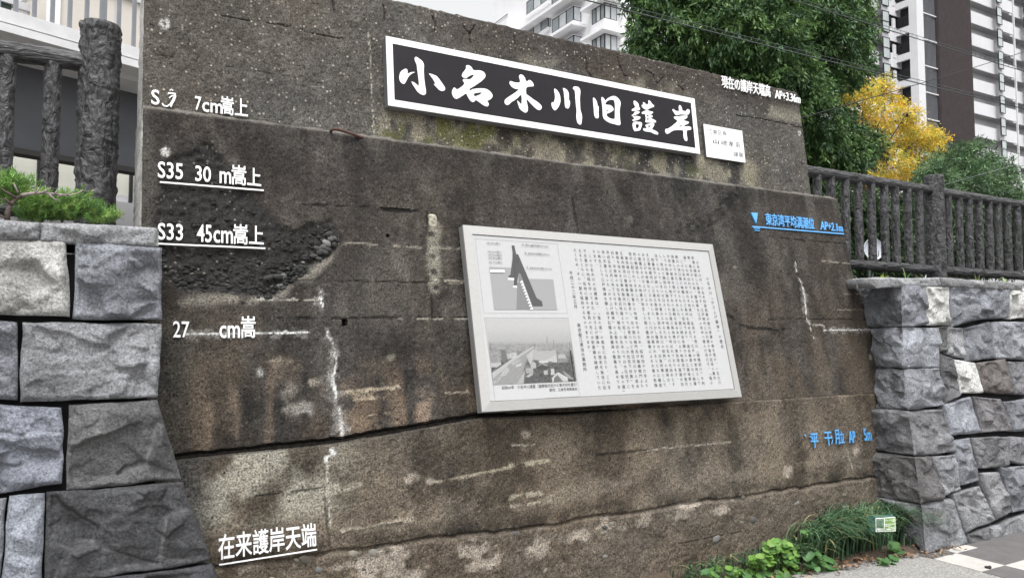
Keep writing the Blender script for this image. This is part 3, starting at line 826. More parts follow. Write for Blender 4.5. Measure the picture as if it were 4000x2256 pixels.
# mortar stub of an old pipe and the bent iron bar on the step
c0 = wp(1690, 866, Y_main)
V = []; nn, ss = 26, 18
for i in range(nn):
    tt = i / (nn - 1); z = c0[2] + 0.046 - 0.135 * tt
    wdt = np.interp(tt, [0, 0.08, 0.5, 0.62, 1.0], [0.016, 0.027, 0.026, 0.018, 0.014])
    dp = np.interp(tt, [0, 0.08, 0.55, 0.7, 1.0], [0.012, 0.026, 0.020, 0.007, 0.001])
    for j in range(ss):
        a = math.pi * j / (ss - 1)
        k = 1 + 0.35 * (float(vn(np.array(i * 0.6), np.array(j * 0.7), 5)) - 0.5)
        V.append((c0[0] - math.cos(a) * wdt * k, float(Y_main(z)) + 0.008 - (math.sin(a) ** 0.6) * dp * k, z))
mesh('mortar_stub', V, gridF(nn, ss), M['mortar'], wall, True)
pts = []
for px, py, yo in ((1290, 522, 0.06), (1291, 515, 0.0), (1296, 508, -0.03), (1306, 504, -0.045), (1320, 505, -0.05), (1345, 513, -0.045), (1380, 525, -0.035), (1410, 536, -0.02), (1428, 541, 0.0), (1434, 545, 0.05)):
    pts.append(at(px, py, 4.21 + yo))
o = MB().tube(pts, 0.0085, 10).build('iron_bar', M['rust'], None, True)
tag(o, 'bent rusty iron bar end lying on the step of the concrete wall', 'iron bar')
# ------------------------------------------------------------------ lettering
_gc = {}
def text_vf(s, extrude=0.0, offset=0.0, res=3):
    k = (s, extrude, offset, res)
    if k in _gc: return _gc[k]
    c = bpy.data.curves.new('glyphs', 'FONT')
    c.body = s; c.size = 1.0; c.extrude = extrude; c.offset = offset; c.resolution_u = res
    o = bpy.data.objects.new('glyphs', c)
    COL.objects.link(o)
    dg = bpy.context.evaluated_depsgraph_get(); dg.update()
    me = bpy.data.meshes.new_from_object(o.evaluated_get(dg))
    V = np.array([v.co[:] for v in me.vertices]) if len(me.vertices) else np.zeros((0, 3))
    F = [list(p.vertices) for p in me.polygons]
    bpy.data.objects.remove(o); bpy.data.curves.remove(c); bpy.data.meshes.remove(me)
    _gc[k] = (V, F)
    return V, F

def quad_map(u, v, q):
    """q = TL TR BR BL; u right 0..1, v up 0..1"""
    TL, TR, BR, BL = (np.asarray(k) for k in q)
    u = u[:, None]; v = v[:, None]
    return (BL * (1 - u) + BR * u) * (1 - v) + (TL * (1 - u) + TR * u) * v

def put_text(mb, s, quad, prof, thick=0.004, off=0.012, bold=0.008):
    V, F = text_vf(s, 0.5, bold)
    lo, hi = V.min(0), V.max(0)
    n = (V - lo) / (hi - lo)
    q = [wp(px, py, prof, off) for px, py in quad]
    P = quad_map(n[:, 0], n[:, 1], q)
    nrm = np.cross(q[2] - q[3], q[0] - q[3]); nrm /= np.linalg.norm(nrm)
    if nrm[1] > 0: nrm = -nrm
    P = P + nrm * ((n[:, 2] - 0.5) * 2 * thick)[:, None]
    # one mesh per character
    lab = np.arange(len(V))
    for _ in range(200):
        old = lab.copy()
        for f in F:
            m = min(lab[k] for k in f)
            for k in f: lab[k] = m
        if (lab == old).all(): break
    ids = sorted(set(lab), key=lambda k: V[lab == k, 0].min())
    groups = []
    for k in ids:
        a, b = V[lab == k, 0].min(), V[lab == k, 0].max()
        cell = int((a + b) / 2) if ord(s[0]) > 0x2000 else None
        for g in groups:
            if (cell is not None and g[2] == cell) or (cell is None and a < g[1] - 0.02):
                g[0].append(k); g[1] = max(g[1], b); break
        else: groups.append([[k], b, cell])
    for g in groups:
        sel = np.isin(lab, g[0]); mp = -np.ones(len(V), int); mp[sel] = np.arange(sel.sum())
        mb.append((P[sel], [[int(mp[k]) for k in f] for f in F if sel[f[0]]]))

def put_bar(mb, a, b, wid_px, prof, thick=0.005, off=0.006):
    q = [wp(a[0], a[1] - wid_px / 2, prof, off), wp(b[0], b[1] - wid_px / 2, prof, off), wp(b[0], b[1] + wid_px / 2, prof, off), wp(a[0], a[1] + wid_px / 2, prof, off)]
    n = np.array([0, -1.0, 0.15]) * thick
    V = [p + n * k for k in (1, -1) for p in q]
    mb.add(V, [[0, 1, 2, 3], [7, 6, 5, 4], [0, 4, 5, 1], [1, 5, 6, 2], [2, 6, 7, 3], [3, 7, 4, 0]])

def sc(l, ox, oy, s): return [(ox + x / s, oy + y / s) for x, y in l]

C8 = lambda l: sc(l, 2880, 800, 3.0333)
def tri(mb):
    q = [wp(px, py, Y_main, 0.006) for px, py in C8([(155, 92), (237, 97), (220, 222)])]
    n = np.array([0, -0.006, 0.001])
    mb.add([p + n * k for k in (1, -1) for p in q], [[0, 1, 2], [5, 4, 3], [0, 3, 4, 1], [1, 4, 5, 2], [2, 5, 3, 0]])

def inscription(label, mat, segs, bars, prof, group, extra=None):
    """segs: (text, quad)"""
    q0 = [wp(px, py, prof, 0.0) for px, py in segs[0][1]]
    e = empty('raised_lettering', tuple(q0[3]), label, 'wall lettering', group)
    chars = []
    for s, quad in segs: put_text(chars, s, quad, prof)
    for V, F in chars: mesh('character', V, F, mat, e)
    if extra:
        class Each:
            def add(self, V, F): mesh('broken_stroke' if extra is not tri else 'arrow', V, F, mat, e)
        extra(Each())
    if bars:
        mb = MB()
        for a, b, w in bars: put_bar(mb, a, b, w, prof)
        mb.build('underline', mat, e)
    return e

S = 2.576
A = lambda l: sc(l, 0, 0, S)
B5 = lambda l: sc(l, 0, 564, S)
WL = 'white level marks lettered on the wall'
BLU = 'blue tide marks lettered on the wall'
def stroke(mb, pts, wpx, prof, thick=0.006, off=0.006):
    P = np.array(pts, float)
    T = np.gradient(P, axis=0); T /= np.linalg.norm(T, axis=1)[:, None]
    Nn = np.stack([-T[:, 1], T[:, 0]], 1) * wpx / 2
    V = []; k = len(P)
    for sgn in (1, -1):
        for d in (1, -1):
            for p in P + Nn * d:
                V.append(wp(p[0], p[1], prof, off + thick * sgn))
    F = []
    for i in range(k - 1):
        F += [[i, i + 1, k + i + 1, k + i], [2 * k + i, 3 * k + i, 3 * k + i + 1, 2 * k + i + 1], [i, 2 * k + i, 2 * k + i + 1, i + 1], [k + i, k + i + 1, 3 * k + i + 1, 3 * k + i]]
    F += [[0, k, 3 * k, 2 * k], [k - 1, 3 * k - 1, 4 * k - 1, 2 * k - 1]]
    mb.add(V, F)
def broken37(mb):
    stroke(mb, A([(1690, 938), (1725, 938), (1757, 942)]), 6, Y_top)
    stroke(mb, A([(1757, 938), (1765, 970), (1750, 1010), (1730, 1045), (1718, 1075)]), 6.5, Y_top)
    stroke(mb, A([(1752, 960), (1720, 970), (1702, 988)]), 5, Y_top)
    stroke(mb, A([(1634, 1038), (1645, 1062), (1680, 1070), (1712, 1050), (1738, 1008), (1752, 975)]), 5.5, Y_top)
    stroke(mb, A([(1708, 912), (1725, 898), (1742, 914)]), 3.5, Y_top)
inscription('white raised lettering 7cm with broken S37, on the step edge of the wall', M['white_paint'],
            [('S', A([(1522, 900), (1605, 912), (1605, 1060), (1522, 1048)])), ('7', A([(1962, 968), (2026, 980), (2026, 1118), (1962, 1108)])), ('cm', A([(2035, 1025), (2238, 1050), (2238, 1148), (2035, 1122)])),
             ('嵩', A([(2222, 962), (2352, 985), (2352, 1166), (2222, 1146)])), ('上', A([(2362, 985), (2494, 1000), (2494, 1174), (2362, 1158)]))], [], Y_top, WL, broken37)
inscription('white raised lettering S35 30 m underlined, on the dark wall just below the step', M['white_paint'],
            [('S35', B5([(1588, 172), (1840, 195), (1840, 355), (1588, 335)])), ('30', B5([(1965, 213), (2122, 228), (2122, 382), (1965, 368)])), ('m', B5([(2210, 270), (2325, 282), (2325, 398), (2210, 388)])),
             ('嵩', B5([(2330, 203), (2477, 218), (2477, 417), (2330, 402)])), ('上', B5([(2487, 232), (2627, 247), (2627, 422), (2487, 407)]))],
            [(*B5([(1608, 380), (2652, 464)]), 5.5)], Y_main, WL)
inscription('white raised lettering S33 45cm underlined, beside the end of the coping stone', M['white_paint'],
            [('S33', B5([(1588, 790), (1840, 805), (1840, 967), (1588, 957)])), ('45', B5([(1980, 800), (2130, 812), (2130, 987), (1980, 977)])), ('cm', B5([(2148, 862), (2342, 875), (2342, 1000), (2148, 987)])),
             ('嵩', B5([(2347, 797), (2494, 808), (2494, 1010), (2347, 1000)])), ('上', B5([(2506, 815), (2652, 825), (2652, 1007), (2506, 997)]))],
            [(*B5([(1560, 998), (2668, 1046)]), 5.5)], Y_main, WL)
inscription('white raised lettering 27 cm across a chalky line, no underline, under the gravel pocket', M['white_paint'],
            [('27', sc([(1740, 322), (1905, 328), (1905, 490), (1740, 490)], 0, 1128, S)), ('cm', sc([(2208, 368), (2412, 368), (2412, 494), (2208, 494)], 0, 1128, S)), ('嵩', sc([(2424, 272), (2570, 272), (2570, 492), (2424, 492)], 0, 1128, S))],
            [], Y_main, WL)
inscription('white raised kanji lettering with slanting underline, low on the foundation block', M['white_paint'],
            [('在来護岸天端', [(853, 2086), (1233, 2038), (1236, 2130), (853, 2186)])], [((856, 2204), (1238, 2144), 5.5)], lambda z: np.interp(z, [-0.3, 0.46, 1.1], [3.76, 3.79, 3.835]), WL)
C3 = lambda l: sc(l, 2720, 260, 3.632)
inscription('white raised lettering ending AP+3.36m, just under the crest of the wall', M['white_paint'],
            [('現在の護岸天端高', C3([(350, 122), (1045, 268), (1052, 442), (365, 300)])), ('AP+3.36m', C3([(1115, 330), (1472, 410), (1474, 526), (1118, 452)]))], [], Y_top, WL)
inscription('light blue raised lettering ending AP+2.1m with arrow and underline', M['blue_paint'],
            [('東京湾平均満潮位', C8([(322, 93), (905, 158), (912, 292), (345, 240)])), ('AP+2.1m', C8([(982, 190), (1243, 232), (1250, 318), (988, 294)]))],
            [(*C8([(178, 258), (1260, 345)]), 4.5), (*C8([(190, 276), (265, 283)]), 3), (*C8([(206, 303), (262, 308)]), 3)], Y_main, BLU, tri)
C9 = lambda l: sc(l, 3060, 1600, 3.4667)
PL = lambda z: np.interp(z, [-0.3, 0.46, 1.0], [3.815, 3.845, 3.885])
def bits(mb):
    for l in ([(288, 325), (306, 362)], [(355, 352), (385, 378)], [(645, 345), (662, 380)], [(668, 400), (655, 460)]):
        stroke(mb, C9(l), 3.5, PL)
inscription('light blue broken lettering AP 5m beside the stone pier', M['blue_paint'],
            [('平', C9([(360, 316), (462, 312), (478, 510), (378, 512)])), ('干', C9([(545, 295), (645, 290), (668, 478), (570, 484)])), ('月', C9([(680, 268), (742, 262), (768, 462), (712, 466)])),
             ('立', C9([(752, 290), (815, 288), (830, 445), (770, 450)])), ('AP', C9([(880, 288), (965, 282), (975, 440), (895, 448)])), ('5m', C9([(1080, 252), (1178, 250), (1200, 412), (1100, 418)]))],
            [], PL, BLU, bits)

# ------------------------------------------------------------------ the name board (black, white border, brush lettering)
def plane_from(quad, prof, off):
    q = [wp(px, py, prof, off) for px, py in quad]
    BLp, BRp, TLp = q[3], q[2], q[0]
    ex = BRp - BLp; ex[2] = 0; ex[1] = 0; L = np.linalg.norm(ex); ex /= L
    ey = TLp - BLp; ey[0] = 0; H = np.linalg.norm(ey); ey /= H
    return q, ex, ey, np.cross(ex, ey)

def rect_on(mb, O, ex, ey, n, x0, x1, y0, y1, d0, d1):
    """box x0..x1,y0..y1 in the plane, depth d0..d1 along the outward normal"""
    mb.obox(O + ex * x0 + ey * y0 + n * d0, ex * (x1 - x0), ey * (y1 - y0), n * (d1 - d0))

qd, ex, ey, nz_ = plane_from([(1505, 141), (2721, 383), (2735, 599), (1518, 412)], Y_top, 0.075)
SO = qd[3].copy(); SL = float((qd[2] - qd[3]) @ ex); SH = float((qd[0] - qd[3]) @ ey)
SO[0] = 0.5 * (qd[0][0] + qd[3][0])
e = empty('name_board', tuple(SO), 'long black name board with white border and seven white brush characters, on the cap block', 'sign')
mb = MB(); rect_on(mb, SO, ex, ey, nz_, 0.0, SL, 0.0, SH, -0.06, -0.004)
mb.build('backing', M['sign_side'], e)
bw = 0.042
mb = MB(); rect_on(mb, SO, ex, ey, nz_, bw - 0.001, SL - bw + 0.001, bw - 0.001, SH - bw + 0.001, -0.004, 0.0)
mb.build('panel', M['black_enamel'], e)
mb = MB()
rect_on(mb, SO, ex, ey, nz_, 0, SL, 0, bw, -0.004, 0.003); rect_on(mb, SO, ex, ey, nz_, 0, SL, SH - bw, SH, -0.004, 0.003)
rect_on(mb, SO, ex, ey, nz_, 0, bw, bw, SH - bw, -0.004, 0.003); rect_on(mb, SO, ex, ey, nz_, SL - bw, SL, bw, SH - bw, -0.004, 0.003)
mb.build('border', M['white_paint'], e)

def brush(name, loops, ox, oy, s, P, n, mat, parent, thick=0.0015, smooth=2, exv=None, eyv=None):
    """filled brush shape: loops traced on the sign; nested loops are holes"""
    exv = ex if exv is None else exv; eyv = ey if eyv is None else eyv
    c = bpy.data.curves.new('brush', 'CURVE')
    c.dimensions = '2D'; c.fill_mode = 'BOTH'; c.extrude = thick
    for l in loops:
        q = []
        for x, y in l:
            p = onplane(ox + x / s, oy + y / s, P, n)
            q.append(((p - P) @ exv, (p - P) @ eyv))
        q = np.array(q)
        for _ in range(smooth):        # corner cutting keeps the brush look
            nx_ = np.roll(q, -1, 0)
            q = np.stack([q * 0.8 + nx_ * 0.2, q * 0.2 + nx_ * 0.8], 1).reshape(-1, 2)
        sp = c.splines.new('POLY'); sp.points.add(len(q) - 1); sp.use_cyclic_u = True
        for k, (x, y) in enumerate(q): sp.points[k].co = (x, y, 0, 1)
    o = bpy.data.objects.new('brush', c); COL.objects.link(o)
    dg = bpy.context.evaluated_depsgraph_get(); dg.update()
    me = bpy.data.meshes.new_from_object(o.evaluated_get(dg))
    V = np.array([v.co[:] for v in me.vertices]); F = [list(p.vertices) for p in me.polygons]
    bpy.data.objects.remove(o); bpy.data.curves.remove(c); bpy.data.meshes.remove(me)
    W = P + V[:, :1] * exv + V[:, 1:2] * eyv + V[:, 2:3] * n + n * 0.0016
    return mesh(name, W, F, mat, parent)

SA, SB = (1500, 120, 4.025), (2100, 260, 4.025)
CH = [
 ([[(495, 412), (525, 425), (600, 480), (628, 540), (622, 640), (630, 760), (645, 870), (658, 950), (655, 1000), (625, 1018), (590, 1008), (530, 970), (490, 910), (450, 850), (425, 800), (470, 815), (515, 850), (545, 880), (548, 820), (535, 720), (520, 600), (512, 530), (490, 490), (475, 440)],
   [(330, 600), (362, 610), (370, 640), (365, 685), (420, 655), (495, 652), (440, 675), (390, 715), (355, 780), (325, 840), (290, 842), (250, 800), (236, 745), (245, 680), (270, 635)],
   [(697, 670), (760, 690), (825, 715), (870, 770), (920, 840), (960, 900), (955, 940), (910, 955), (870, 940), (820, 890), (775, 840), (805, 842), (790, 800), (750, 740)]], SA),
 ([[(1285, 550), (1330, 545), (1375, 575), (1400, 630), (1500, 625), (1560, 645), (1595, 695), (1590, 735), (1540, 790), (1470, 840), (1400, 885), (1335, 920), (1345, 945), (1400, 920), (1500, 908), (1600, 915), (1665, 955), (1705, 1010), (1700, 1055), (1660, 1090), (1615, 1105), (1645, 1145), (1640, 1185), (1615, 1197), (1560, 1175), (1500, 1130), (1435, 1085), (1425, 1115), (1390, 1127), (1350, 1100), (1315, 1040), (1290, 985), (1240, 1020), (1180, 1060), (1130, 1080), (1090, 1050), (1062, 980), (1075, 930), (1100, 890), (1140, 930), (1190, 905), (1240, 865), (1265, 830), (1235, 790), (1240, 765), (1300, 765), (1350, 770), (1385, 740), (1420, 692), (1370, 700), (1310, 735), (1290, 755), (1240, 740), (1220, 715), (1235, 665), (1275, 620), (1290, 590)],
   [(1400, 1005), (1440, 980), (1550, 972), (1500, 1010), (1430, 1040)]], SA),
 ([[(2140, 690), (2180, 700), (2215, 745), (2230, 800), (2260, 795), (2275, 775), (2310, 790), (2345, 830), (2353, 880), (2290, 880), (2235, 895), (2228, 940), (2232, 1000), (2290, 1040), (2350, 1085), (2420, 1130), (2470, 1175), (2480, 1220), (2450, 1255), (2410, 1245), (2350, 1195), (2290, 1130), (2232, 1070), (2245, 1140), (2260, 1210), (2258, 1270), (2225, 1295), (2180, 1275), (2130, 1230), (2105, 1160), (2088, 1095), (2120, 1125), (2160, 1170), (2165, 1090), (2155, 1000), (2110, 1050), (2060, 1090), (2000, 1125), (1950, 1175), (1910, 1165), (1890, 1130), (1900, 1085), (1960, 1040), (2040, 990), (2125, 925), (2060, 920), (2000, 885), (1970, 835), (1975, 795), (2010, 800), (2060, 820), (2140, 820), (2135, 770), (2115, 720)]], SA),
 ([[(258, 348), (290, 360), (330, 410), (355, 480), (358, 550), (340, 610), (305, 670), (270, 698), (235, 665), (215, 610), (220, 560), (250, 570), (270, 520), (272, 460), (258, 390)],
   [(392, 338), (430, 350), (470, 380), (488, 430), (490, 535), (506, 540), (505, 600), (490, 655), (470, 665), (440, 655), (425, 610), (420, 500), (408, 400)],
   [(590, 315), (640, 325), (668, 370), (670, 420), (660, 500), (668, 680), (685, 730), (698, 790), (690, 870), (680, 915), (650, 915), (620, 880), (605, 800), (612, 700), (600, 600), (590, 480), (585, 385), (550, 350), (560, 322)]], SB),
 ([[(868, 482), (905, 510), (930, 560), (940, 620), (958, 630), (955, 720), (960, 800), (945, 820), (905, 812), (885, 760), (880, 650), (870, 560)],
   [(1002, 475), (1040, 500), (1058, 545), (1100, 500), (1160, 470), (1210, 465), (1260, 495), (1300, 550), (1302, 600), (1285, 690), (1290, 800), (1303, 910), (1280, 928), (1210, 910), (1120, 885), (1050, 840), (1022, 790), (1020, 700), (1012, 600), (1000, 530)],
   [(1062, 580), (1090, 545), (1150, 522), (1200, 530), (1215, 600), (1212, 720), (1215, 830), (1150, 825), (1090, 790), (1078, 745), (1150, 720), (1195, 685), (1180, 640), (1140, 608), (1066, 605)],
   [(1078, 690), (1118, 682), (1080, 718)]], SB),
 ([[(1510, 535), (1550, 550), (1585, 590), (1590, 640), (1610, 660), (1600, 690), (1520, 703), (1475, 700), (1480, 675), (1540, 640), (1505, 590)],
   [(1520, 714), (1575, 705), (1605, 715), (1590, 740), (1530, 766), (1480, 782), (1478, 765), (1510, 745)],
   [(1480, 793), (1540, 778), (1615, 790), (1610, 825), (1550, 850), (1490, 860), (1485, 840), (1530, 815)],
   [(1500, 872), (1560, 870), (1625, 875), (1642, 910), (1625, 960), (1610, 1005), (1570, 1015), (1520, 1020), (1500, 980), (1488, 920)], [(1535, 915), (1575, 905), (1595, 930), (1575, 975), (1545, 975)],
   [(1740, 530), (1770, 550), (1795, 590), (1830, 615), (1825, 640), (1780, 650), (1720, 686), (1690, 680), (1640, 640), (1630, 610), (1660, 600), (1650, 560), (1680, 570), (1700, 600), (1745, 590), (1738, 560)],
   [(1690, 694), (1730, 694), (1770, 705), (1815, 715), (1805, 740), (1760, 758), (1800, 770), (1810, 795), (1770, 808), (1800, 825), (1855, 850), (1860, 883), (1800, 888), (1740, 882), (1690, 880), (1700, 820), (1690, 750), (1640, 750), (1632, 725), (1665, 705)],
   [(1715, 758), (1742, 762), (1742, 790), (1718, 790)], [(1718, 815), (1742, 812), (1745, 842), (1720, 845)],
   [(1690, 920), (1760, 896), (1830, 896), (1830, 930), (1790, 990), (1850, 1010), (1895, 1045), (1890, 1075), (1840, 1065), (1770, 1030), (1700, 1025), (1660, 1010), (1655, 975), (1690, 970), (1720, 985), (1700, 945)], [(1725, 935), (1785, 925), (1750, 965)]], SB),
 ([[(2225, 603), (2255, 625), (2275, 700), (2330, 705), (2350, 668), (2385, 680), (2390, 720), (2370, 760), (2320, 762), (2250, 752), (2175, 775), (2140, 730), (2112, 680), (2135, 668), (2165, 700), (2225, 705), (2215, 650)],
   [(2140, 790), (2200, 787), (2270, 775), (2360, 772), (2340, 820), (2280, 845), (2330, 860), (2375, 870), (2370, 900), (2300, 925), (2310, 945), (2380, 940), (2415, 960), (2410, 1000), (2340, 1000), (2340, 1080), (2352, 1140), (2345, 1175), (2310, 1165), (2290, 1110), (2290, 1005), (2230, 1000), (2180, 1000), (2120, 1010), (2060, 1055), (2025, 1062), (2000, 1025), (2010, 980), (2040, 985), (2120, 930), (2200, 860), (2180, 840), (2140, 815)],
   [(2205, 950), (2262, 922), (2270, 945)]], SB),
]
for loops, (ox, oy, s_) in CH:
    brush('brush_character', loops, ox, oy, s_, SO, nz_, M['white_paint'], e, exv=ex, eyv=ey)

# small white plaque with the calligrapher's credit
qd, ex2, ey2, n2_ = plane_from([(2753, 485), (2902, 512), (2912, 634), (2761, 612)], Y_top, 0.03)
PO = qd[3].copy(); PL_ = float((qd[2] - qd[3]) @ ex2); PH = float((qd[0] - qd[3]) @ ey2)
e = empty('small_plaque', tuple(PO), 'small white plaque with thin black brush writing, right of the long name board', 'sign')
mb = MB(); rect_on(mb, PO, ex2, ey2, n2_, 0, PL_, 0, PH, -0.02, -0.003); mb.build('backing', M['sign_side'], e)
mb = MB(); rect_on(mb, PO, ex2, ey2, n2_, 0, PL_, 0, PH, -0.003, 0.001); mb.build('plate', M['white_paint'], e)
def plane_text(mb, s, quad, P, n, d=0.0014, bold=0.0, ital=0.0, res=2):
    V, F = text_vf(s, 0.0, bold, res)
    lo, hi = V.min(0), V.max(0)
    q = [onplane(px, py, P, n) + n * d for px, py in quad]
    u = (V[:, 0] - lo[0]) / (hi[0] - lo[0]); v = (V[:, 1] - lo[1]) / (hi[1] - lo[1])
    mb.add(quad_map(u + ital * (v - 0.5), v, q), F)
mb = MB(); plane_text(mb, '江東区長', C3([(160, 880), (425, 922), (432, 985), (165, 955)]), PO, n2_, 0.0016, 0.004); mb.build('brush_writing', M['ink'], e)
mb = MB(); plane_text(mb, '山', C3([(232, 1025), (318, 1040), (322, 1102), (235, 1095)]), PO, n2_, 0.0016, 0.03); mb.build('brush_writing', M['ink'], e)
mb = MB(); plane_text(mb, '﨑', C3([(350, 1040), (435, 1052), (440, 1135), (355, 1122)]), PO, n2_, 0.0016, 0.004); mb.build('brush_writing', M['ink'], e)
mb = MB(); plane_text(mb, '孝', C3([(452, 1055), (525, 1065), (530, 1145), (458, 1138)]), PO, n2_, 0.0016, 0.012); mb.build('brush_writing', M['ink'], e)
mb = MB(); plane_text(mb, '明', C3([(555, 1072), (610, 1080), (615, 1170), (560, 1155)]), PO, n2_, 0.0016, 0.008); mb.build('brush_writing', M['ink'], e)
mb = MB(); plane_text(mb, '揮毫', C3([(520, 1208), (665, 1222), (668, 1292), (525, 1280)]), PO, n2_, 0.0016, 0.004); mb.build('brush_writing', M['ink'], e)

# ------------------------------------------------------------------ the information board
qd, bex, bey, bn = plane_from([(1808, 878), (2781, 947), (2899, 1540), (1883, 1608)], lambda z: np.interp(z, [1.17, 2.24], [3.765, 4.02]), 0.0)
BO = qd[3].copy(); BO[0] = 0.5 * (qd[0][0] + qd[3][0]); BL_ = 0.5 * (qd[1][0] + qd[2][0]) - BO[0]; BH = float((qd[0] - qd[3]) @ bey)
e = empty('information_board', tuple(BO), 'large pale framed information board with photo, diagram and columns of fine text', 'information board')
fw, fd = 0.055, 0.012
mb = MB(); rect_on(mb, BO, bex, bey, bn, 0, BL_, 0, BH, -0.058, -0.012)
mb.build('frame_tray', M['frame_side'], e)
mb = MB()
def frame_bar(a, b, c, d):
    V = [BO + bex * x + bey * y + bn * h for (x, y), h in zip((a, b, c, d), (-0.012 + 0.0125,) * 2 + (0.006,) * 2)]
    W = [BO + bex * x + bey * y + bn * -0.012 for (x, y) in (a, b, c, d)]
    mb.add(V + W, [[0, 1, 2, 3], [7, 6, 5, 4], [0, 4, 5, 1], [1, 5, 6, 2], [2, 6, 7, 3], [3, 7, 4, 0]])
frame_bar((0, 0), (BL_, 0), (BL_ - fw, fw), (fw, fw)); frame_bar((BL_, 0), (BL_, BH), (BL_ - fw, BH - fw), (BL_ - fw, fw))
frame_bar((BL_, BH), (0, BH), (fw, BH - fw), (BL_ - fw, BH - fw)); frame_bar((0, BH), (0, 0), (fw, fw), (fw, BH - fw))
mb.build('frame', M['brushed'], e)
mb = MB(); rect_on(mb, BO, bex, bey, bn, fw + 0.003, BL_ - fw - 0.003, fw + 0.003, BH - fw - 0.003, -0.012, 0.0)
mb.build('panel', M['board'], e)

# columns of vertical text
cols = """　小名木川は、小名木四郎兵衛が徳川家康の命を受け、一五九〇
年頃に開削した運河です。江戸時代には行徳の塩や近郊の農作
物、東北からの米、醤油等を江戸の市中へ運んだ河川で、「塩の
道」とも呼ばれていました。
　この小名木川が流れる地域は、乱流する荒川（現隅田川）や利
根川の河口部に堆積した三角州を埋め立て、江戸の市街地として
発達してきたことからもともと低地であり、過去幾度となく高潮
や洪水の被害を受けてきました。更に明治末期からの工業地帯と
しての発展に伴う地下水の過剰な汲みあげにより地盤沈下が進行
し、荒川と隅田川に囲まれた江東三角地帯は、東京湾の満潮水位
以下となってしまいゼロメートル地帯とも呼ばれております。
　地盤沈下が続いた町を水害から守るため、小名木川を始めとす
る江東内部河川（江東三角地帯を流れる河川の総称）の護岸は、
かさ上げを余儀なくされました。しかし護岸は、応急対策として
の度重なるかさ上げにより、まちと川が分断されるとともに構造
的に脆弱化し、大地震が発生した際の護岸崩壊による水害の危険
性が心配されてきました。
　東京都はこの地震水害から地域を守るため、昭和四十六年より
江東内部河川整備事業に着手し、北十間川樋門及び扇橋閘門より
東側を流れる江東内部河川については荒川など周辺河川から締め
切り、平常時の水位を周辺地盤より低く保つ「水位低下対策」を
平成五年三月に完了させました。現在、小名木川では水位低下に
伴い不要となった「かさ上げ護岸」の上部を切り取り、「塩の道」
の再生として江戸情緒を醸し出す石積み風護岸の整備を進めてお
ります。
　この小名木川の旧護岸は、「塩の道」の再生に当たり、これま
で水害から地域を守ってきた「かさ上げ護岸」の歴史を後世に伝
えるとともに、低地に暮らす都民の方に水防意識を継続していた
だくため、その一部を保存するものであります。""".split('\n')
def bxy(px, py):
    p = onplane(px, py, BO, bn); return float((p - BO) @ bex), float((p - BO) @ bey)
xr, yt_ = bxy(2705, 1006); xl, yt2 = bxy(2246, 979)
_, yb_ = bxy(2813, 1478)
pitch_x = (xr - xl) / 27
x_first = xr + pitch_x
ytop = 0.5 * (yt_ + yt2)
rowh = (ytop - yb_) / 27.2
mb = MB()
def vchar(ch, cx, cy, size):
    if ch == '　': return
    V, F = text_vf(ch, 0.0, 0.004, 1)
    if not len(V): return
    x, y = V[:, 0] - 0.5, V[:, 1] - 0.38
    if ch in '「」（）ー': x, y = y, -x
    if ch in '、。': x, y = x + 0.55, y + 0.55
    P = BO + (cx + x * size)[:, None] * bex + (cy + y * size)[:, None] * bey + bn * 0.0012
    mb.add(P, F)
for k, cl in enumerate(cols):
    for r, ch in enumerate(cl):
        vchar(ch, x_first - k * pitch_x, ytop - r * rowh, rowh * 0.80)
tx, ty = bxy(2763, 1088); tx2, ty2 = bxy(2821, 1352)
title = '小名木川「かさ上げ護岸」の歴史'
for r, ch in enumerate(title): vchar(ch, tx + (tx2 - tx) * r / 14, ty + (ty2 - ty) * r / 14, rowh * 0.88)
dx_, dy_ = bxy(2230, 1066); dx2, dy2 = bxy(2249, 1196)
for r, ch in enumerate('平成二十二年三月'): vchar(ch, dx_, dy_ + (dy2 - dy_) * r / 7, rowh * 0.88)
dx_, dy_ = bxy(2261, 1270); dx2, dy2 = bxy(2287, 1441)
for r, ch in enumerate('東京都江東治水事務所'): vchar(ch, dx_, dy_ + (dy2 - dy_) * r / 9, rowh * 0.88)
C5 = lambda l: sc(l, 1820, 1200, 1.9556)
plane_text(mb, '昭和40年　小名木川遠望（進開橋付近から東方向を望む）', C5([(273, 600), (848, 573), (850, 600), (275, 628)]), BO, bn, 0.0012, 0.008, res=1)
plane_text(mb, '提供：江東教育委員会', C5([(636, 618), (850, 610), (852, 632), (638, 643)]), BO, bn, 0.0012, 0.008, res=1)
mb.build('printed_text', M['ink'], e)

# cross-section diagram
D4 = lambda l: sc(l, 1780, 860, 3.633)
mb = MB(); lev = [0.0009]
def dpoly(pts, c):
    lev[0] += 0.00012
    P = [onplane(px, py, BO, bn) + bn * lev[0] for px, py in D4(pts)]
    mb.add(P, [list(range(len(P)))[::-1]], (c, c, c * 1.01))
def dline(a, b, c=0.12, w=3.5):
    (x0, y0), (x1, y1) = a, b
    L = math.hypot(x1 - x0, y1 - y0); nx_, ny_ = -(y1 - y0) / L * w / 2, (x1 - x0) / L * w / 2
    dpoly([(x0 + nx_, y0 + ny_), (x1 + nx_, y1 + ny_), (x1 - nx_, y1 - ny_), (x0 - nx_, y0 - ny_)], c)
fr = [(275, 262), (1440, 335), (1588, 1320), (400, 1318)]
for a, b in zip(fr, fr[1:] + fr[:1]): dline(a, b, 0.2, 3)
fr = [(405, 1383), (1595, 1383), (1762, 2492), (560, 2568)]
for a, b in zip(fr, fr[1:] + fr[:1]): dline(a, b, 0.2, 3)
dpoly([(475, 660), (800, 674), (850, 820), (900, 1268), (545, 1268)], 0.25)
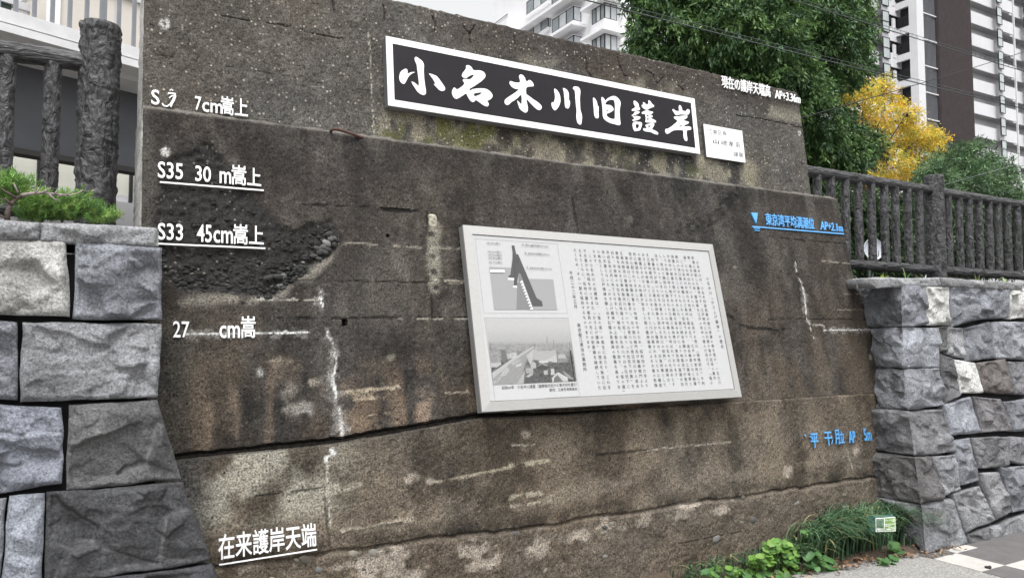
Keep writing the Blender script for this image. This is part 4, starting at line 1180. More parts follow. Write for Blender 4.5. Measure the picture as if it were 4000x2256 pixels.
dpoly([(1000, 830), (1382, 838), (1440, 1272), (1010, 1268)], 0.25)
dpoly([(890, 750), (925, 755), (1085, 1225), (1060, 1268), (860, 1265), (870, 885), (888, 885)], 0.16)
dpoly([(740, 818), (828, 822), (826, 848), (740, 843)], 0.7); dpoly([(812, 930), (868, 930), (866, 958), (812, 952)], 0.7)
for pts in ([(790, 358), (830, 360), (855, 478), (885, 485), (1145, 1100), (1090, 1222), (875, 640), (835, 620), (828, 818), (745, 812), (748, 790), (775, 770), (805, 530), (803, 480), (808, 475)],
            [(1145, 1100), (1222, 1150), (1233, 1222), (1090, 1222)], [(835, 620), (875, 640), (930, 760), (890, 748), (870, 885), (868, 925), (822, 925)]):
    dpoly(pts, 0.065)
dline((808, 527), (868, 530), 0.02); dline((833, 565), (872, 570), 0.02); dline((835, 565), (838, 920), 0.02); dline((868, 530), (880, 625), 0.02)
for k in range(10):
    x, y = 940 + k * 15.5, 850 + k * 42; dpoly([(x, y), (x + 16, y + 42), (x - 32, y + 38), (x - 26, y + 22)], 0.6)
for a, b in (((432, 338), (630, 346)), ((447, 458), (655, 468)), ((455, 505), (655, 514)), ((458, 545), (655, 555)), ((464, 604), (666, 614)), ((928, 366), (1315, 388)), ((968, 484), (1330, 502)), ((995, 690), (1360, 705))): dline(a, b, 0.25, 3)
for x, y in ((948, 350), (985, 468), (1008, 673)): dpoly([(x - 10, y - 10), (x + 10, y - 9), (x + 1, y + 10)], 0.04)
dpoly([(482, 705), (686, 708), (688, 745), (482, 740)], 0.68)
mb.build('diagram', M['print'], e)
mb = MB()
for s_, q in (('S45 94cm嵩上', [(438, 310), (628, 318), (628, 342), (438, 334)]), ('S37 27cm嵩上', [(452, 432), (640, 440), (640, 464), (452, 456)]), ('S35 30cm嵩上', [(458, 482), (648, 488), (648, 512), (458, 504)]), ('S33 45cm嵩上', [(462, 522), (655, 530), (655, 552), (462, 544)]),
              ('S27 97cm嵩上', [(470, 580), (655, 588), (655, 610), (470, 602)]), ('在来護岸天端', [(488, 708), (635, 712), (635, 738), (488, 734)]), ('現在の護岸天端高 AP+3.36m', [(980, 340), (1312, 358), (1312, 384), (980, 366)]),
              ('東京湾平均満潮位 AP+2.1m', [(1020, 460), (1330, 474), (1330, 500), (1020, 484)]), ('東京湾平均干潮位 AP+0.5m', [(1045, 666), (1360, 678), (1360, 702), (1045, 690)])):
    plane_text(mb, s_, D4(q), BO, bn, 0.0052, 0.004, res=1)
mb.build('diagram_caption', M['ink'], e)

# the old black-and-white canal photograph (a flat print)
nu, nv = 170, 128
q = [onplane(px, py, BO, bn) + bn * 0.0016 for px, py in C5([(150, 88), (782, 83), (845, 563), (207, 592)])]
uu, vv = np.meshgrid(np.linspace(0, 1, nu), np.linspace(0, 1, nv), indexing='ij')
P = quad_map(uu.ravel(), vv.ravel(), q)
XP = 150 * (1 - uu) * vv + 782 * uu * vv + 845 * uu * (1 - vv) + 207 * (1 - uu) * (1 - vv)
YP = 88 * (1 - uu) * vv + 83 * uu * vv + 563 * uu * (1 - vv) + 592 * (1 - uu) * (1 - vv)
g = 0.40 + 0.10 * sst(300, 120, YP)
hz = sst(255, 300, YP)
g = g * (1 - hz) + hz * (0.30 - 0.16 * sst(300, 420, YP) + 0.22 * (fbm(XP / 16, YP / 9, 3) - 0.5))
def pp(poly, c, v=0.0):
    global g
    w = inpoly(XP, YP, poly); g = np.where(w, c + v * (vn(XP / 7, YP / 7, 9) - 0.5), g)
pp([(205, 545), (330, 400), (450, 330), (520, 300), (530, 310), (455, 400), (440, 440), (400, 590), (207, 592)], 0.30, 0.05)
pp([(200, 500), (330, 405), (500, 300), (520, 300), (330, 430), (205, 545)], 0.45, 0.08)
pp([(205, 570), (265, 510), (275, 530), (220, 592)], 0.38, 0.2); pp([(265, 490), (310, 455), (325, 480), (300, 520), (270, 525)], 0.42, 0.15); pp([(340, 425), (400, 395), (410, 410), (350, 445)], 0.4, 0.1); pp([(370, 445), (415, 425), (415, 445), (375, 460)], 0.5)
pp([(170, 335), (258, 340), (262, 420), (180, 440)], 0.28, 0.15); pp([(258, 325), (295, 325), (305, 400), (275, 420)], 0.16); pp([(305, 355), (375, 345), (382, 385), (310, 395)], 0.45, 0.25)
pp([(185, 430), (260, 420), (265, 440), (195, 480)], 0.45, 0.1); pp([(193, 460), (230, 455), (200, 490)], 0.08)
pp([(450, 370), (520, 310), (535, 345), (480, 440)], 0.45, 0.1); pp([(500, 335), (680, 330), (690, 420), (560, 410), (500, 400)], 0.40, 0.06); pp([(595, 410), (680, 365), (690, 425)], 0.48)
pp([(690, 365), (755, 362), (780, 420), (695, 425)], 0.24, 0.1); pp([(700, 362), (750, 360), (765, 390), (695, 392)], 0.42)
pp([(500, 440), (800, 420), (835, 562), (440, 580), (445, 520)], 0.10, 0.12)
pp([(530, 455), (570, 422), (615, 440), (610, 475), (535, 480)], 0.07); pp([(530, 455), (575, 422), (620, 445), (600, 450), (572, 438)], 0.3); pp([(545, 410), (620, 408), (618, 425), (548, 428)], 0.55)
pp([(480, 430), (505, 415), (525, 430), (525, 465), (485, 470)], 0.40); pp([(445, 465), (500, 462), (505, 505), (448, 505)], 0.36, 0.1); pp([(445, 530), (480, 503), (520, 525), (515, 565), (445, 568)], 0.10); pp([(445, 530), (482, 503), (505, 512), (470, 535)], 0.42)
pp([(645, 540), (690, 497), (770, 535), (775, 565), (650, 570)], 0.5, 0.06); pp([(690, 497), (705, 500), (775, 540), (770, 550)], 0.6); pp([(665, 540), (690, 515), (735, 565), (660, 568)], 0.16); pp([(585, 485), (615, 482), (618, 515), (587, 516)], 0.42); pp([(638, 470), (665, 468), (668, 515), (640, 515)], 0.48)
pp([(730, 485), (760, 500), (835, 555), (770, 540)], 0.3); pp([(385, 580), (440, 480), (432, 560), (430, 580)], 0.40)
pp([(791, 330), (800, 330), (833, 560), (823, 562)], 0.015)
for x, y0, y1 in ((513, 275, 330), (610, 225, 280), (662, 250, 310), (185, 275, 330), (790, 265, 330)): pp([(x - 2, y0), (x + 2, y0), (x + 4, y1), (x, y1)], 0.14)
g = 0.66 * g * (0.92 + 0.16 * vn(XP / 2.5, YP / 2.5, 77))
mesh('photograph', P, gridF(nu, nv), M['print'], e, False, np.stack([g.ravel()] * 3, 1))
# ------------------------------------------------------------------ stone walls
def facets(u, v, seed):
    """cleft face: planes of random tilt that meet in sharp ridges, with small chipped ledges"""
    r = np.random.RandomState(seed % 100000)
    W_, H_ = u.max() + 1e-6, v.max() + 1e-6
    out = np.zeros(u.shape)
    uw = u + 0.055 * (fbm(u * 8, v * 8, seed + 1, 4, 0.6) - 0.5); vw = v + 0.055 * (fbm(u * 8 + 5, v * 8, seed + 2, 4, 0.6) - 0.5)
    for n, sl_, amp, bl in ((int(4 + 38 * W_ * H_), 0.16, 0.010, 0.006), (int(10 + 170 * W_ * H_), 0.17, 0.004, 0.004)):
        sx = r.uniform(-0.05, 1.05, (n, 2)) * [W_, H_]
        sl = r.normal(0, sl_, (n, 2)); sl[:, 1] -= 0.05; h0 = r.normal(0, amp, n)
        H = np.zeros(u.shape); ws = np.zeros(u.shape)
        D = [np.hypot(uw - x, (vw - y) * 1.3) for x, y in sx]
        dm = np.minimum.reduce(D)
        for k in range(n):
            w = np.exp(-(D[k] - dm) / bl)
            H += w * (h0[k] + sl[k, 0] * 0.7 * (u - sx[k, 0]) + sl[k, 1] * (v - sx[k, 1])); ws += w
        out += np.clip(H / ws, -0.03, 0.03) * (1.0 if bl > 0.005 else 0.75)
    return out

def stone(parent, patches, colr, name='stone_block', seed=0, relief=1.0, back=0.22, inset=0.0):
    """patches: list of [TL,TR,BR,BL] 3-D quads joined side by side left to right (a quoin has two)"""
    step = 0.0065
    grow = 0.002
    patches = [[np.asarray(q_, float) + np.array([0, 0, sg_ * grow]) for q_, sg_ in zip(pt_, (1, 1, -1, -1))] for pt_ in patches]
    if len(patches) == 1:
        ax_ = patches[0][1] - patches[0][0]; ax_ = ax_ / np.linalg.norm(ax_) * grow
        patches = [[patches[0][0] - ax_, patches[0][1] + ax_, patches[0][2] + ax_, patches[0][3] - ax_]]
    heights = [np.linalg.norm(np.asarray(q[0]) - np.asarray(q[3])) for q in patches]
    nv = max(8, int(max(heights) / step))
    grids = []; off = 0.0
    Ptot = []; U = []; Vc = []; N = []; EU = []
    widths = [0.5 * (np.linalg.norm(np.asarray(q[1]) - np.asarray(q[0])) + np.linalg.norm(np.asarray(q[2]) - np.asarray(q[3]))) for q in patches]
    for k, q in enumerate(patches):
        nu = max(6, int(widths[k] / step))
        a, b = np.meshgrid(np.linspace(0, 1, nu), np.linspace(0, 1, nv), indexing='ij')
        if k > 0: a, b = a[1:], b[1:]
        TL, TR, BR, BL = (np.asarray(z, float) for z in q)
        P = quad_map(a.ravel(), b.ravel(), q).reshape(a.shape + (3,))
        nn = np.cross(TR - BL, TL - BR); nn /= np.linalg.norm(nn)
        Ptot.append(P); U.append(off + a * widths[k]); Vc.append(b * heights[k]); N.append(np.tile(nn, a.shape + (1,)))
        off += widths[k]
    P = np.concatenate(Ptot); U = np.concatenate(U); Vc = np.concatenate(Vc); N = np.concatenate(N)
    if (N[..., 1].mean()) > 0: N = -N
    nu = P.shape[0]; H = Vc.max()
    Wt = off
    if len(patches) > 1:                       # blend normals across the arris a little
        wc = np.exp(-np.abs(U - widths[0]) / 0.012)[..., None]
        nm = N[0, 0] + N[-1, 0]; nm /= np.linalg.norm(nm)
        N = N * (1 - wc) + nm * wc
    sd = seed * 13 + 5
    # uneven outline
    ev = np.minimum(Vc, H - Vc); eu = np.minimum(U, Wt - U)
    wob_z = 0.016 * (fbm(U * 7 + sd, Vc * 0 + (Vc > H / 2) * 3.7, sd, 3) - 0.5)
    wob_x = 0.016 * (fbm(Vc * 7 + sd, U * 0 + (U > Wt / 2) * 5.1, sd + 3, 3) - 0.5)
    P[..., 2] += wob_z * np.exp(-ev / 0.08); P[..., 0] += wob_x * np.exp(-eu / 0.08)
    emin = np.minimum(ev, eu) + 0.012 * (fbm(U * 20, Vc * 20, sd + 7) - 0.5)
    edge = sst(-0.002, 0.014, emin)
    f = facets(U, Vc, sd)
    pil = 0.007 * np.sqrt(np.clip(sst(0, 0.10, np.minimum(ev, eu)), 0, 1))
    fine = 0.011 * (fbm(U * 18, Vc * 24, sd + 9, 4, 0.6) - 0.5) + 0.003 * (vn(U * 90, Vc * 90, sd + 11) - 0.5)
    h = (relief * f * sst(0.0, 0.03, emin) + pil + fine) - 0.013 * (1 - edge)
    if len(patches) > 1:
        ar = np.exp(-np.abs(U - widths[0]) / 0.02); h = h * (1 - 0.75 * ar)
    P = P + N * h[..., None]
    V = P.reshape(-1, 3); F = gridF(nu, nv)[:, ::-1].tolist()
    ring = [(i, 0) for i in range(nu)] + [(nu - 1, j) for j in range(1, nv)] + [(i, nv - 1) for i in range(nu - 2, -1, -1)] + [(0, j) for j in range(nv - 2, 0, -1)]
    idx = np.array([i * nv + j for i, j in ring]); Nr = N.reshape(-1, 3)[idx]
    cen = V.mean(0)
    Q = V[idx] - (Nr if len(patches) == 1 else np.array([[-0.45, -1.0, 0]]) / 1.1) * back
    Q = Q + (cen - np.array([0, 0, 0]) - Q) * np.array([0.04, 0, 0.04]) if len(patches) == 1 else Q
    m = len(ring); b0 = len(V); cur = np.arange(b0, b0 + m)
    a, b2 = idx, np.roll(idx, -1); c2, d2 = np.roll(cur, -1), cur
    F += np.stack([a, b2, c2, d2], 1).tolist()
    F.append(cur.tolist())
    o = mesh(name, np.concatenate([V, Q]), F, M['stone'], parent, True)
    o.color = (*colr, 1)
    return o

def sp(px, py, dy=0.0): return wp(px, py, Y_stone, dy)

BLUE, MID, LIGHT, DARK, BRIGHT, BROWN = (0.225, 0.235, 0.262), (0.215, 0.218, 0.228), (0.43, 0.43, 0.415), (0.095, 0.096, 0.10), (0.44, 0.44, 0.43), (0.12, 0.108, 0.104)
SLATE = (0.165, 0.172, 0.19)
lw = empty('stone_wall', (-0.4, 3.9, GZ), 'rough grey granite block wall with juniper growing on its coping', 'stone wall')
def L5(l): return [sp(0 + x / S, 564 + y / S) for x, y in l]
def coping(parent, q, colr, seed, dep=0.55):
    """front quad + a rough top slab going back"""
    TL, TR, BR, BL = (np.array(p) for p in q)
    o = stone(parent, [q], colr, 'coping_stone', seed, 0.8, 0.10)
    # body behind the cleft face
    k = 22; n2 = 8
    Vt = []
    for i in range(k + 1):
        a = i / k; p = TL * (1 - a) + TR * a
        for j in range(n2 + 1):
            b = j / n2
            z = p[2] - 0.016 + 0.012 * float(vn(np.array(p[0] * 20), np.array(b * 9.0), seed)) + 0.006 * math.sin(3 * b)
            Vt.append((p[0], p[1] + 0.016 + b * dep, z))
    n0 = len(Vt); Ft = gridF(k + 1, n2 + 1).tolist()
    zb_ = min(BL[2], BR[2]) + 0.004
    W = [(x, y, zb_) for x, y, z in Vt]
    Fb = [[n0 + i for i in f[::-1]] for f in Ft]
    sides = []
    rim = [i * (n2 + 1) for i in range(k + 1)] + [k * (n2 + 1) + j for j in range(1, n2 + 1)] + [i * (n2 + 1) + n2 for i in range(k - 1, -1, -1)] + [j for j in range(n2 - 1, 0, -1)]
    for a, b in zip(rim, rim[1:] + rim[:1]): sides.append([b, a, n0 + a, n0 + b])
    t = mesh('coping_top', Vt + W, Ft + Fb + sides, M['stone'], o, False)
    t.location = (0, 0, 0)
    t.color = (0.30, 0.30, 0.30, 1)
    return o
CAPC = (0.27, 0.275, 0.285)
coping(lw, [sp(-420, 835), sp(156, 868), sp(155, 936), sp(-420, 915)], CAPC, 1)
coping(lw, [sp(159, 868), sp(622, 889), sp(607, 962), sp(159, 936)], CAPC, 2)
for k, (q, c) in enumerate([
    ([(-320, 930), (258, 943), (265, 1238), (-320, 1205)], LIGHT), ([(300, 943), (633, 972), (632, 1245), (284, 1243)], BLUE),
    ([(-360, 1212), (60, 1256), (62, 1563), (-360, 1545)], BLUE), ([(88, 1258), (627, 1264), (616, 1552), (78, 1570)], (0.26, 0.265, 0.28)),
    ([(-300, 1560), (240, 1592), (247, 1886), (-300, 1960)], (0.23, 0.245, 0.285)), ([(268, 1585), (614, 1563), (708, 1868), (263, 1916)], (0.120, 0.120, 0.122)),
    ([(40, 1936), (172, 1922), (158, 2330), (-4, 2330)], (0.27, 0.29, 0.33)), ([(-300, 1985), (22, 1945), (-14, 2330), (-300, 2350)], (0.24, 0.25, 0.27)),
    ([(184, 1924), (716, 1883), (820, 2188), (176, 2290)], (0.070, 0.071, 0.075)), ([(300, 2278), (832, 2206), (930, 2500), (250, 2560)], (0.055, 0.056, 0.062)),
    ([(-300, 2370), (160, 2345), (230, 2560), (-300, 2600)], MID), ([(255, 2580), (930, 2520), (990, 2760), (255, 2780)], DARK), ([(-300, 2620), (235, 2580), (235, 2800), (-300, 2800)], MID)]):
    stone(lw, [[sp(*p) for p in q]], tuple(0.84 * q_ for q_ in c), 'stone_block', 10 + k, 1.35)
mb = MB()
zs = np.linspace(GZ - 0.05, 1.93, 14)
V = []; 
for z in zs:
    xr_ = float(np.interp(z, [0, 0.5, 1.0, 1.5, 2.0], [0.46, 0.40, 0.28, 0.235, 0.225]))
    for x in (-3.0, xr_):
        V.append((x, float(Y_stone(z)) + 0.075, z))
    V.append((xr_, 5.28, z)); V.append((-3.0, 5.28, z))
F = []
for i in range(len(zs) - 1):
    for j in range(4): a = i * 4; F.append([a + j, a + (j + 1) % 4, a + 4 + (j + 1) % 4, a + 4 + j])
F += [[3, 2, 1, 0], [len(V) - 4 + k for k in range(4)]]
mesh('wall_core', V, F, M['dark_gap'], lw)

rw = empty('stone_wall', (6.5, 3.8, GZ), 'slate-grey rough stone wall with a quoined pier, right of the concrete wall', 'stone wall')
def cont(px, py): return wp(px, py, lambda z: np.interp(z, [-0.3, 0.46, 1.05, 1.1, 1.55, 2.0, 2.76], [3.80, 3.82, 3.86, 3.895, 3.955, 4.04, 4.19]), 0.0)
QUO = [  # left contact top/bottom, corner top/bottom, right end top/bottom
    ((3362, 1122), (3406, 1277), (3521, 1116), (3524, 1274), (3622, 1119), (3620, 1269), SLATE),
    ((3400, 1282), (3424, 1433), (3525, 1280), (3529, 1436), (3667, 1280), (3673, 1432), (0.20, 0.21, 0.23)),
    ((3424, 1440), (3432, 1594), (3530, 1442), (3548, 1600), (3672, 1440), (3706, 1576), (0.17, 0.175, 0.19)),
    ((3423, 1602), (3436, 1760), (3549, 1606), (3572, 1779), (3690, 1600), (3742, 1764), (0.15, 0.15, 0.158)),
    ((3430, 1770), (3436, 1942), (3573, 1786), (3598, 1966), (3645, 1782), (3693, 1948), (0.105, 0.10, 0.102)),
    ((3434, 1946), (3446, 2105), (3600, 1975), (3618, 2168), (3722, 1948), (3786, 2120), (0.17, 0.175, 0.185)),
]
for k, (lt, lb, ct, cb, rt_, rb, c) in enumerate(QUO):
    ext = lambda c_, k_: cont(*c_) + (cont(*c_) - sp(*k_)) * 0.35
    stone(rw, [[ext(lt, ct), sp(*ct), sp(*cb), ext(lb, cb)], [sp(*ct), sp(*rt_), sp(*rb), sp(*cb)]], tuple(1.18 * q_ for q_ in c), 'quoin_stone', 40 + k, 1.0, 0.16)
r4 = lambda l: [sp(3000 + x / S, 1128 + y / S) for x, y in l]
r8 = lambda l: [sp(3000 + x / S, 1692 + y / S) for x, y in l]
RS = [
    (r4([(1610, -25), (1830, -18), (1838, 355), (1610, 368)]), LIGHT), (r4([(1845, -18), (2135, -10), (2120, 310), (1848, 385)]), SLATE), (r4([(2142, -10), (2440, 0), (2430, 290), (2140, 310)]), (0.20, 0.21, 0.23)), (r4([(2450, 0), (2640, 0), (2640, 285), (2445, 300)]), LIGHT),
    (r4([(1725, 378), (1815, 375), (1815, 620), (1735, 640)]), (0.12, 0.12, 0.12)), (r4([(1820, 385), (1980, 395), (1990, 695), (1822, 650)]), MID), (r4([(1990, 400), (2240, 330), (2290, 695), (1998, 725)]), SLATE), (r4([(2255, 330), (2640, 335), (2640, 720), (2300, 695)]), (0.24, 0.25, 0.27)),
    (r4([(1740, 655), (1880, 700), (1942, 1080), (1790, 1150)]), (0.10, 0.10, 0.105)), (r4([(1888, 705), (2090, 745), (2175, 1035), (1950, 1050)]), BRIGHT), (r4([(2105, 740), (2400, 705), (2490, 1060), (2185, 1030)]), BROWN), (r4([(2420, 730), (2640, 730), (2640, 1060), (2495, 1060)]), (0.15, 0.15, 0.16)),
    (r4([(1785, 1165), (2050, 1085), (2150, 1440), (1850, 1465)]), (0.24, 0.25, 0.28)), (r4([(2075, 1080), (2350, 1110), (2475, 1420), (2165, 1440)]), (0.13, 0.125, 0.13)), (r4([(2380, 1140), (2660, 1090), (2680, 1420), (2480, 1430)]), SLATE),
    (r8([(1870, 70), (2040, 45), (2138, 470), (1955, 520)]), SLATE), (r8([(2050, 40), (2440, 30), (2420, 330), (2140, 350)]), (0.12, 0.12, 0.125)), (r8([(2450, 30), (2680, 40), (2680, 330), (2440, 280)]), (0.14, 0.14, 0.15)),
    (r8([(1670, 235), (1900, 210), (1950, 560), (1790, 620)]), (0.24, 0.245, 0.26)), (r8([(2140, 395), (2330, 380), (2465, 790), (2310, 870)]), (0.19, 0.19, 0.20)), (r8([(2350, 340), (2680, 320), (2690, 740), (2480, 790)]), SLATE),
    (r8([(1875, 610), (2140, 535), (2300, 875), (2000, 1000)]), (0.17, 0.172, 0.18)), (r8([(2022, 1010), (2230, 955), (2260, 1080), (2040, 1120)]), (0.12, 0.12, 0.125)), (r8([(2245, 950), (2690, 780), (2690, 990), (2275, 1070)]), (0.20, 0.205, 0.215)),
]
# beyond the frame the wall simply goes on
xs_ = [7.55, 8.05, 8.7, 9.2, 9.9]
for r_ in range(5):
    for c_ in range(4):
        x0_, x1_ = xs_[c_] + 0.01 + 0.12 * (r_ % 2), xs_[c_ + 1] - 0.01 + 0.12 * (r_ % 2)
        z1_, z0_ = 1.87 - r_ * 0.375, 1.87 - (r_ + 1) * 0.375 + 0.015
        RS.append(([np.array([x0_, Y_stone(z1_), z1_]), np.array([x1_, Y_stone(z1_), z1_]), np.array([x1_, Y_stone(z0_), z0_]), np.array([x0_, Y_stone(z0_), z0_])], SLATE if (r_ + c_) % 2 else MID))
for k, (q, c) in enumerate(RS): stone(rw, [q], tuple(1.1 * q_ for q_ in c), 'stone_block', 60 + k, 1.0, 0.10)
cq = lambda l: sc(l, 3340, 900, 2.206)
qs = [sp(*p) for p in cq([(8, 408), (740, 402), (752, 482), (20, 486)])]
coping(rw, [sp(3478, 1084), sp(3672, 1084), sp(3680, 1120), sp(3484, 1120)], CAPC, 92, 0.28)
stone(rw, [[cont(3350, 1086), sp(3478, 1084), sp(3484, 1120), cont(3356, 1121)]], CAPC, 'coping_stone', 91, 0.8, 0.12)
coping(rw, [sp(3675, 1084), sp(3990, 1104), sp(3992, 1134), sp(3682, 1121)], (0.19, 0.19, 0.195), 93)
coping(rw, [sp(3994, 1104), sp(4330, 1124), sp(4330, 1156), sp(3995, 1136)], CAPC, 94)
V = []
for z in zs:
    xl_ = float(np.interp(z, [0, 0.7, 1.5, 2.0], [5.45, 5.55, 5.66, 5.68]))
    ys = float(Y_stone(z)) + 0.075
    V += [(xl_, ys, z), (12, ys, z), (12, 5.28, z), (5.70, 5.28, z), (5.70, ys + 0.25, z)]
F = []
for i in range(len(zs) - 1):
    for j in range(5): a = i * 5; F.append([a + j, a + (j + 1) % 5, a + 5 + (j + 1) % 5, a + 5 + j])
F += [[4, 3, 2, 1, 0], [len(V) - 5 + k for k in range(5)]]
mesh('wall_core', V, F, M['dark_gap'], rw)

# ------------------------------------------------------------------ imitation log fences
def log(name, P0, P1, r, parent, seed, along=False, amp=0.006, sc_=1.0, flat_top=False):
    P0, P1 = np.array(P0, float), np.array(P1, float)
    L = np.linalg.norm(P1 - P0); ax = (P1 - P0) / L
    a = np.array([0, 0, 1.0]) if abs(ax[2]) < 0.8 else np.array([0, 1.0, 0])
    u = np.cross(ax, a); u /= np.linalg.norm(u); w = np.cross(u, ax)
    ns = 36 if r > 0.05 else 22
    nl = max(8, int(L / (0.010 if r > 0.05 else 0.012)))
    nl = min(nl, 260)
    th, l = np.meshgrid(np.arange(ns) * 2 * math.pi / ns, np.linspace(0, 1, nl), indexing='ij')
    cx, cy = np.cos(th), np.sin(th)
    arc = th * r
    k1, k2 = (70, 14) if along else (42 * sc_, 34 * sc_)
    s_ = l * L
    wrap = lambda f: f(th) * 1.0
    n1 = fbm(arc * k1 + seed * 7, s_ * k2, seed, 3); n1b = fbm((arc - 2 * math.pi * r) * k1 + seed * 7, s_ * k2, seed, 3)
    bl_ = sst(0.8, 1.0, th / (2 * math.pi)); n1 = n1 * (1 - bl_) + n1b * bl_
    ridge = np.abs(n1 - 0.5) * 2
    rr = r * (1 + 0.05 * (fbm(s_ * 4 + seed, th * 0, seed + 5) - 0.5)) + amp * (ridge - 0.35) * 1.6
    endr = np.minimum(l, 1 - l) * L
    rr = rr - 0.010 * (1 - sst(0, 0.015, endr)) if flat_top else rr
    V = P0 + ax * s_[..., None] + rr[..., None] * (cx[..., None] * u + cy[..., None] * w)
    V = V.reshape(-1, 3)
    F = []
    for i in range(ns):
        j = (i + 1) % ns
        for k in range(nl - 1): F.append([i * nl + k, j * nl + k, j * nl + k + 1, i * nl + k + 1])
    F.append([i * nl for i in range(ns)][::-1]); F.append([i * nl + nl - 1 for i in range(ns)])
    return mesh(name, V, F, M['bark_rail' if along else 'bark'], parent, True)

FY = 4.66
def fx(px, py): return at(px, py, FY)
zr_t, zr_b = 1.6 + 1.25 * FY / 3.95, 1.6 + 0.545 * FY / 3.95
lf = empty('log_fence', (-0.2, FY, 1.93), 'dark grey imitation log fence on the left stone wall, with one stout gnarled post', 'fence')
ptop = fx(395, 97); 
o = log('post', (ptop[0], FY, 1.90), (ptop[0], FY, ptop[2]), 0.102, lf, 3, amp=0.012, sc_=0.8, flat_top=True)
zl = fx(200, 225)[2]
log('top_rail', (-3.0, FY, zl), (ptop[0], FY, zl), 0.052, lf, 4, True, 0.008)
log('bottom_rail', (-3.0, FY, zr_b), (ptop[0], FY, zr_b), 0.045, lf, 5, True, 0.007)
for k in range(12):
    x = fx(203, 400)[0] - k * (fx(203, 400)[0] - fx(22, 400)[0])
    if x < -2.9: break
    log('baluster', (x, FY, zr_b), (x, FY, zl - 0.03), 0.043, lf, 20 + k, amp=0.005)
rf = empty('log_fence', (7.0, FY, 1.93), 'dark grey imitation log fence on the right stone wall, a stout post among thin balusters', 'fence')
pt = fx(3646, 686)
log('post', (pt[0], FY, 1.90), (pt[0], FY, pt[2]), 0.098, rf, 7, amp=0.010, flat_top=True)
zt1 = fx(3170, 669)[2]
log('top_rail', (5.72, FY, zt1), (pt[0], FY, zt1 - 0.005), 0.050, rf, 8, True, 0.007)
log('top_rail', (pt[0], FY, zt1 - 0.01), (11.9, FY, zt1 - 0.01), 0.050, rf, 9, True, 0.007)
zb1 = fx(3495, 1043)[2]
log('bottom_rail', (5.72, FY, zb1), (pt[0], FY, zb1), 0.048, rf, 10, True, 0.007)
log('bottom_rail', (pt[0], FY, zb1), (11.9, FY, zb1), 0.048, rf, 11, True, 0.007)
bxs = [485, 620, 765, 895, 1025, 1155, 1265, 1390, 1505, 1795, 1905, 2005, 2105, 2205, 2295, 2390, 2490, 2576]
bxs = [fx(3000 + (x + 22) / S, 900)[0] for x in bxs]
while bxs[-1] < 11.7: bxs.append(bxs[-1] + 0.195)
for k, x in enumerate(bxs):
    log('baluster', (x, FY, zb1), (x, FY, zt1 - 0.03), 0.040, rf, 40 + k, amp=0.004)
log('post', (11.95, FY, 1.90), (11.95, FY, pt[2]), 0.098, rf, 12, amp=0.010, flat_top=True)
# ------------------------------------------------------------------ the road bridge at the left, behind the fence
bd = np.array([0.924, 0.383, 0.0]); bd /= np.linalg.norm(bd); bnr = np.array([-bd[1], bd[0], 0])   # into the picture
B0 = np.array([-1.083, 12.0, 0.0])
be = empty('road_bridge', (0, 12.5, 1.93), 'low road bridge with white fascia, dark steel girder and grey railing, behind the left fence', 'bridge')
def bbox(mb, s0, s1, d0, d1, z0, z1): mb.obox(B0 + bd * s0 + bnr * d0 + np.array([0, 0, z0]), bd * (s1 - s0), bnr * (d1 - d0), np.array([0, 0, z1 - z0]))
S0_, S1_ = -9.0, 9.0
mb = MB(); bbox(mb, S0_, S1_, 0.0, 0.35, 5.775, 5.955); mb.build('parapet_kerb', M['bridge_white'], be)
mb = MB(); bbox(mb, S0_, S1_, 0.05, 0.4, 5.745, 5.775); mb.build('fascia_joint', M['dark_metal'], be)
mb = MB(); bbox(mb, S0_, S1_, -0.03, 0.4, 5.635, 5.745); bbox(mb, S0_, S1_, 0.4, 5.5, 5.56, 5.74); mb.build('deck_edge', M['bridge_white'], be)
mb = MB(); bbox(mb, S0_, S1_, 1.02, 1.06, 4.30, 5.56); mb.build('girder', M['girder'], be)
mb = MB(); bbox(mb, S0_, S1_, 0.92, 1.2, 4.22, 4.30); bbox(mb, S0_, S1_, 2.5, 2.6, 4.78, 5.5); bbox(mb, S0_, S1_, 2.35, 2.75, 4.72, 4.78); mb.build('girder_flange', M['girder_dark'], be)
mb = MB()
for k in range(9): bbox(mb, S0_ + 0.4 + k * 2.0, S0_ + 0.55 + k * 2.0, 1.06, 2.5, 5.0, 5.3)
mb.build('cross_beam', M['girder_dark'], be)
def bpix(px, py, d=0.0): return onplane(px, py, B0 + bnr * d, bnr)
bar_x = [60, 129, 197, 266, 333, 398, 466, 524]
sv = [float((bpix(x, 60, 0.15) - B0) @ bd) for x in bar_x]
gap = (sv[-1] - sv[0]) / 7
k0 = int((sv[0] - S0_) / gap)
for k in range(-k0, int((S1_ - sv[0]) / gap)):
    s_ = sv[0] + k * gap
    big = (k % 5 == 0)
    mb = MB(); w_ = 0.045 if k % 6 == 5 else 0.024
    bbox(mb, s_ - w_, s_ + w_, 0.12, 0.17, 5.955, 7.05); mb.build('railing_post' if w_ > 0.04 else 'railing_bar', M['grey_metal'], be)
mb = MB(); bbox(mb, S0_, S1_, 0.10, 0.19, 7.05, 7.11); mb.build('handrail', M['grey_metal'], be)
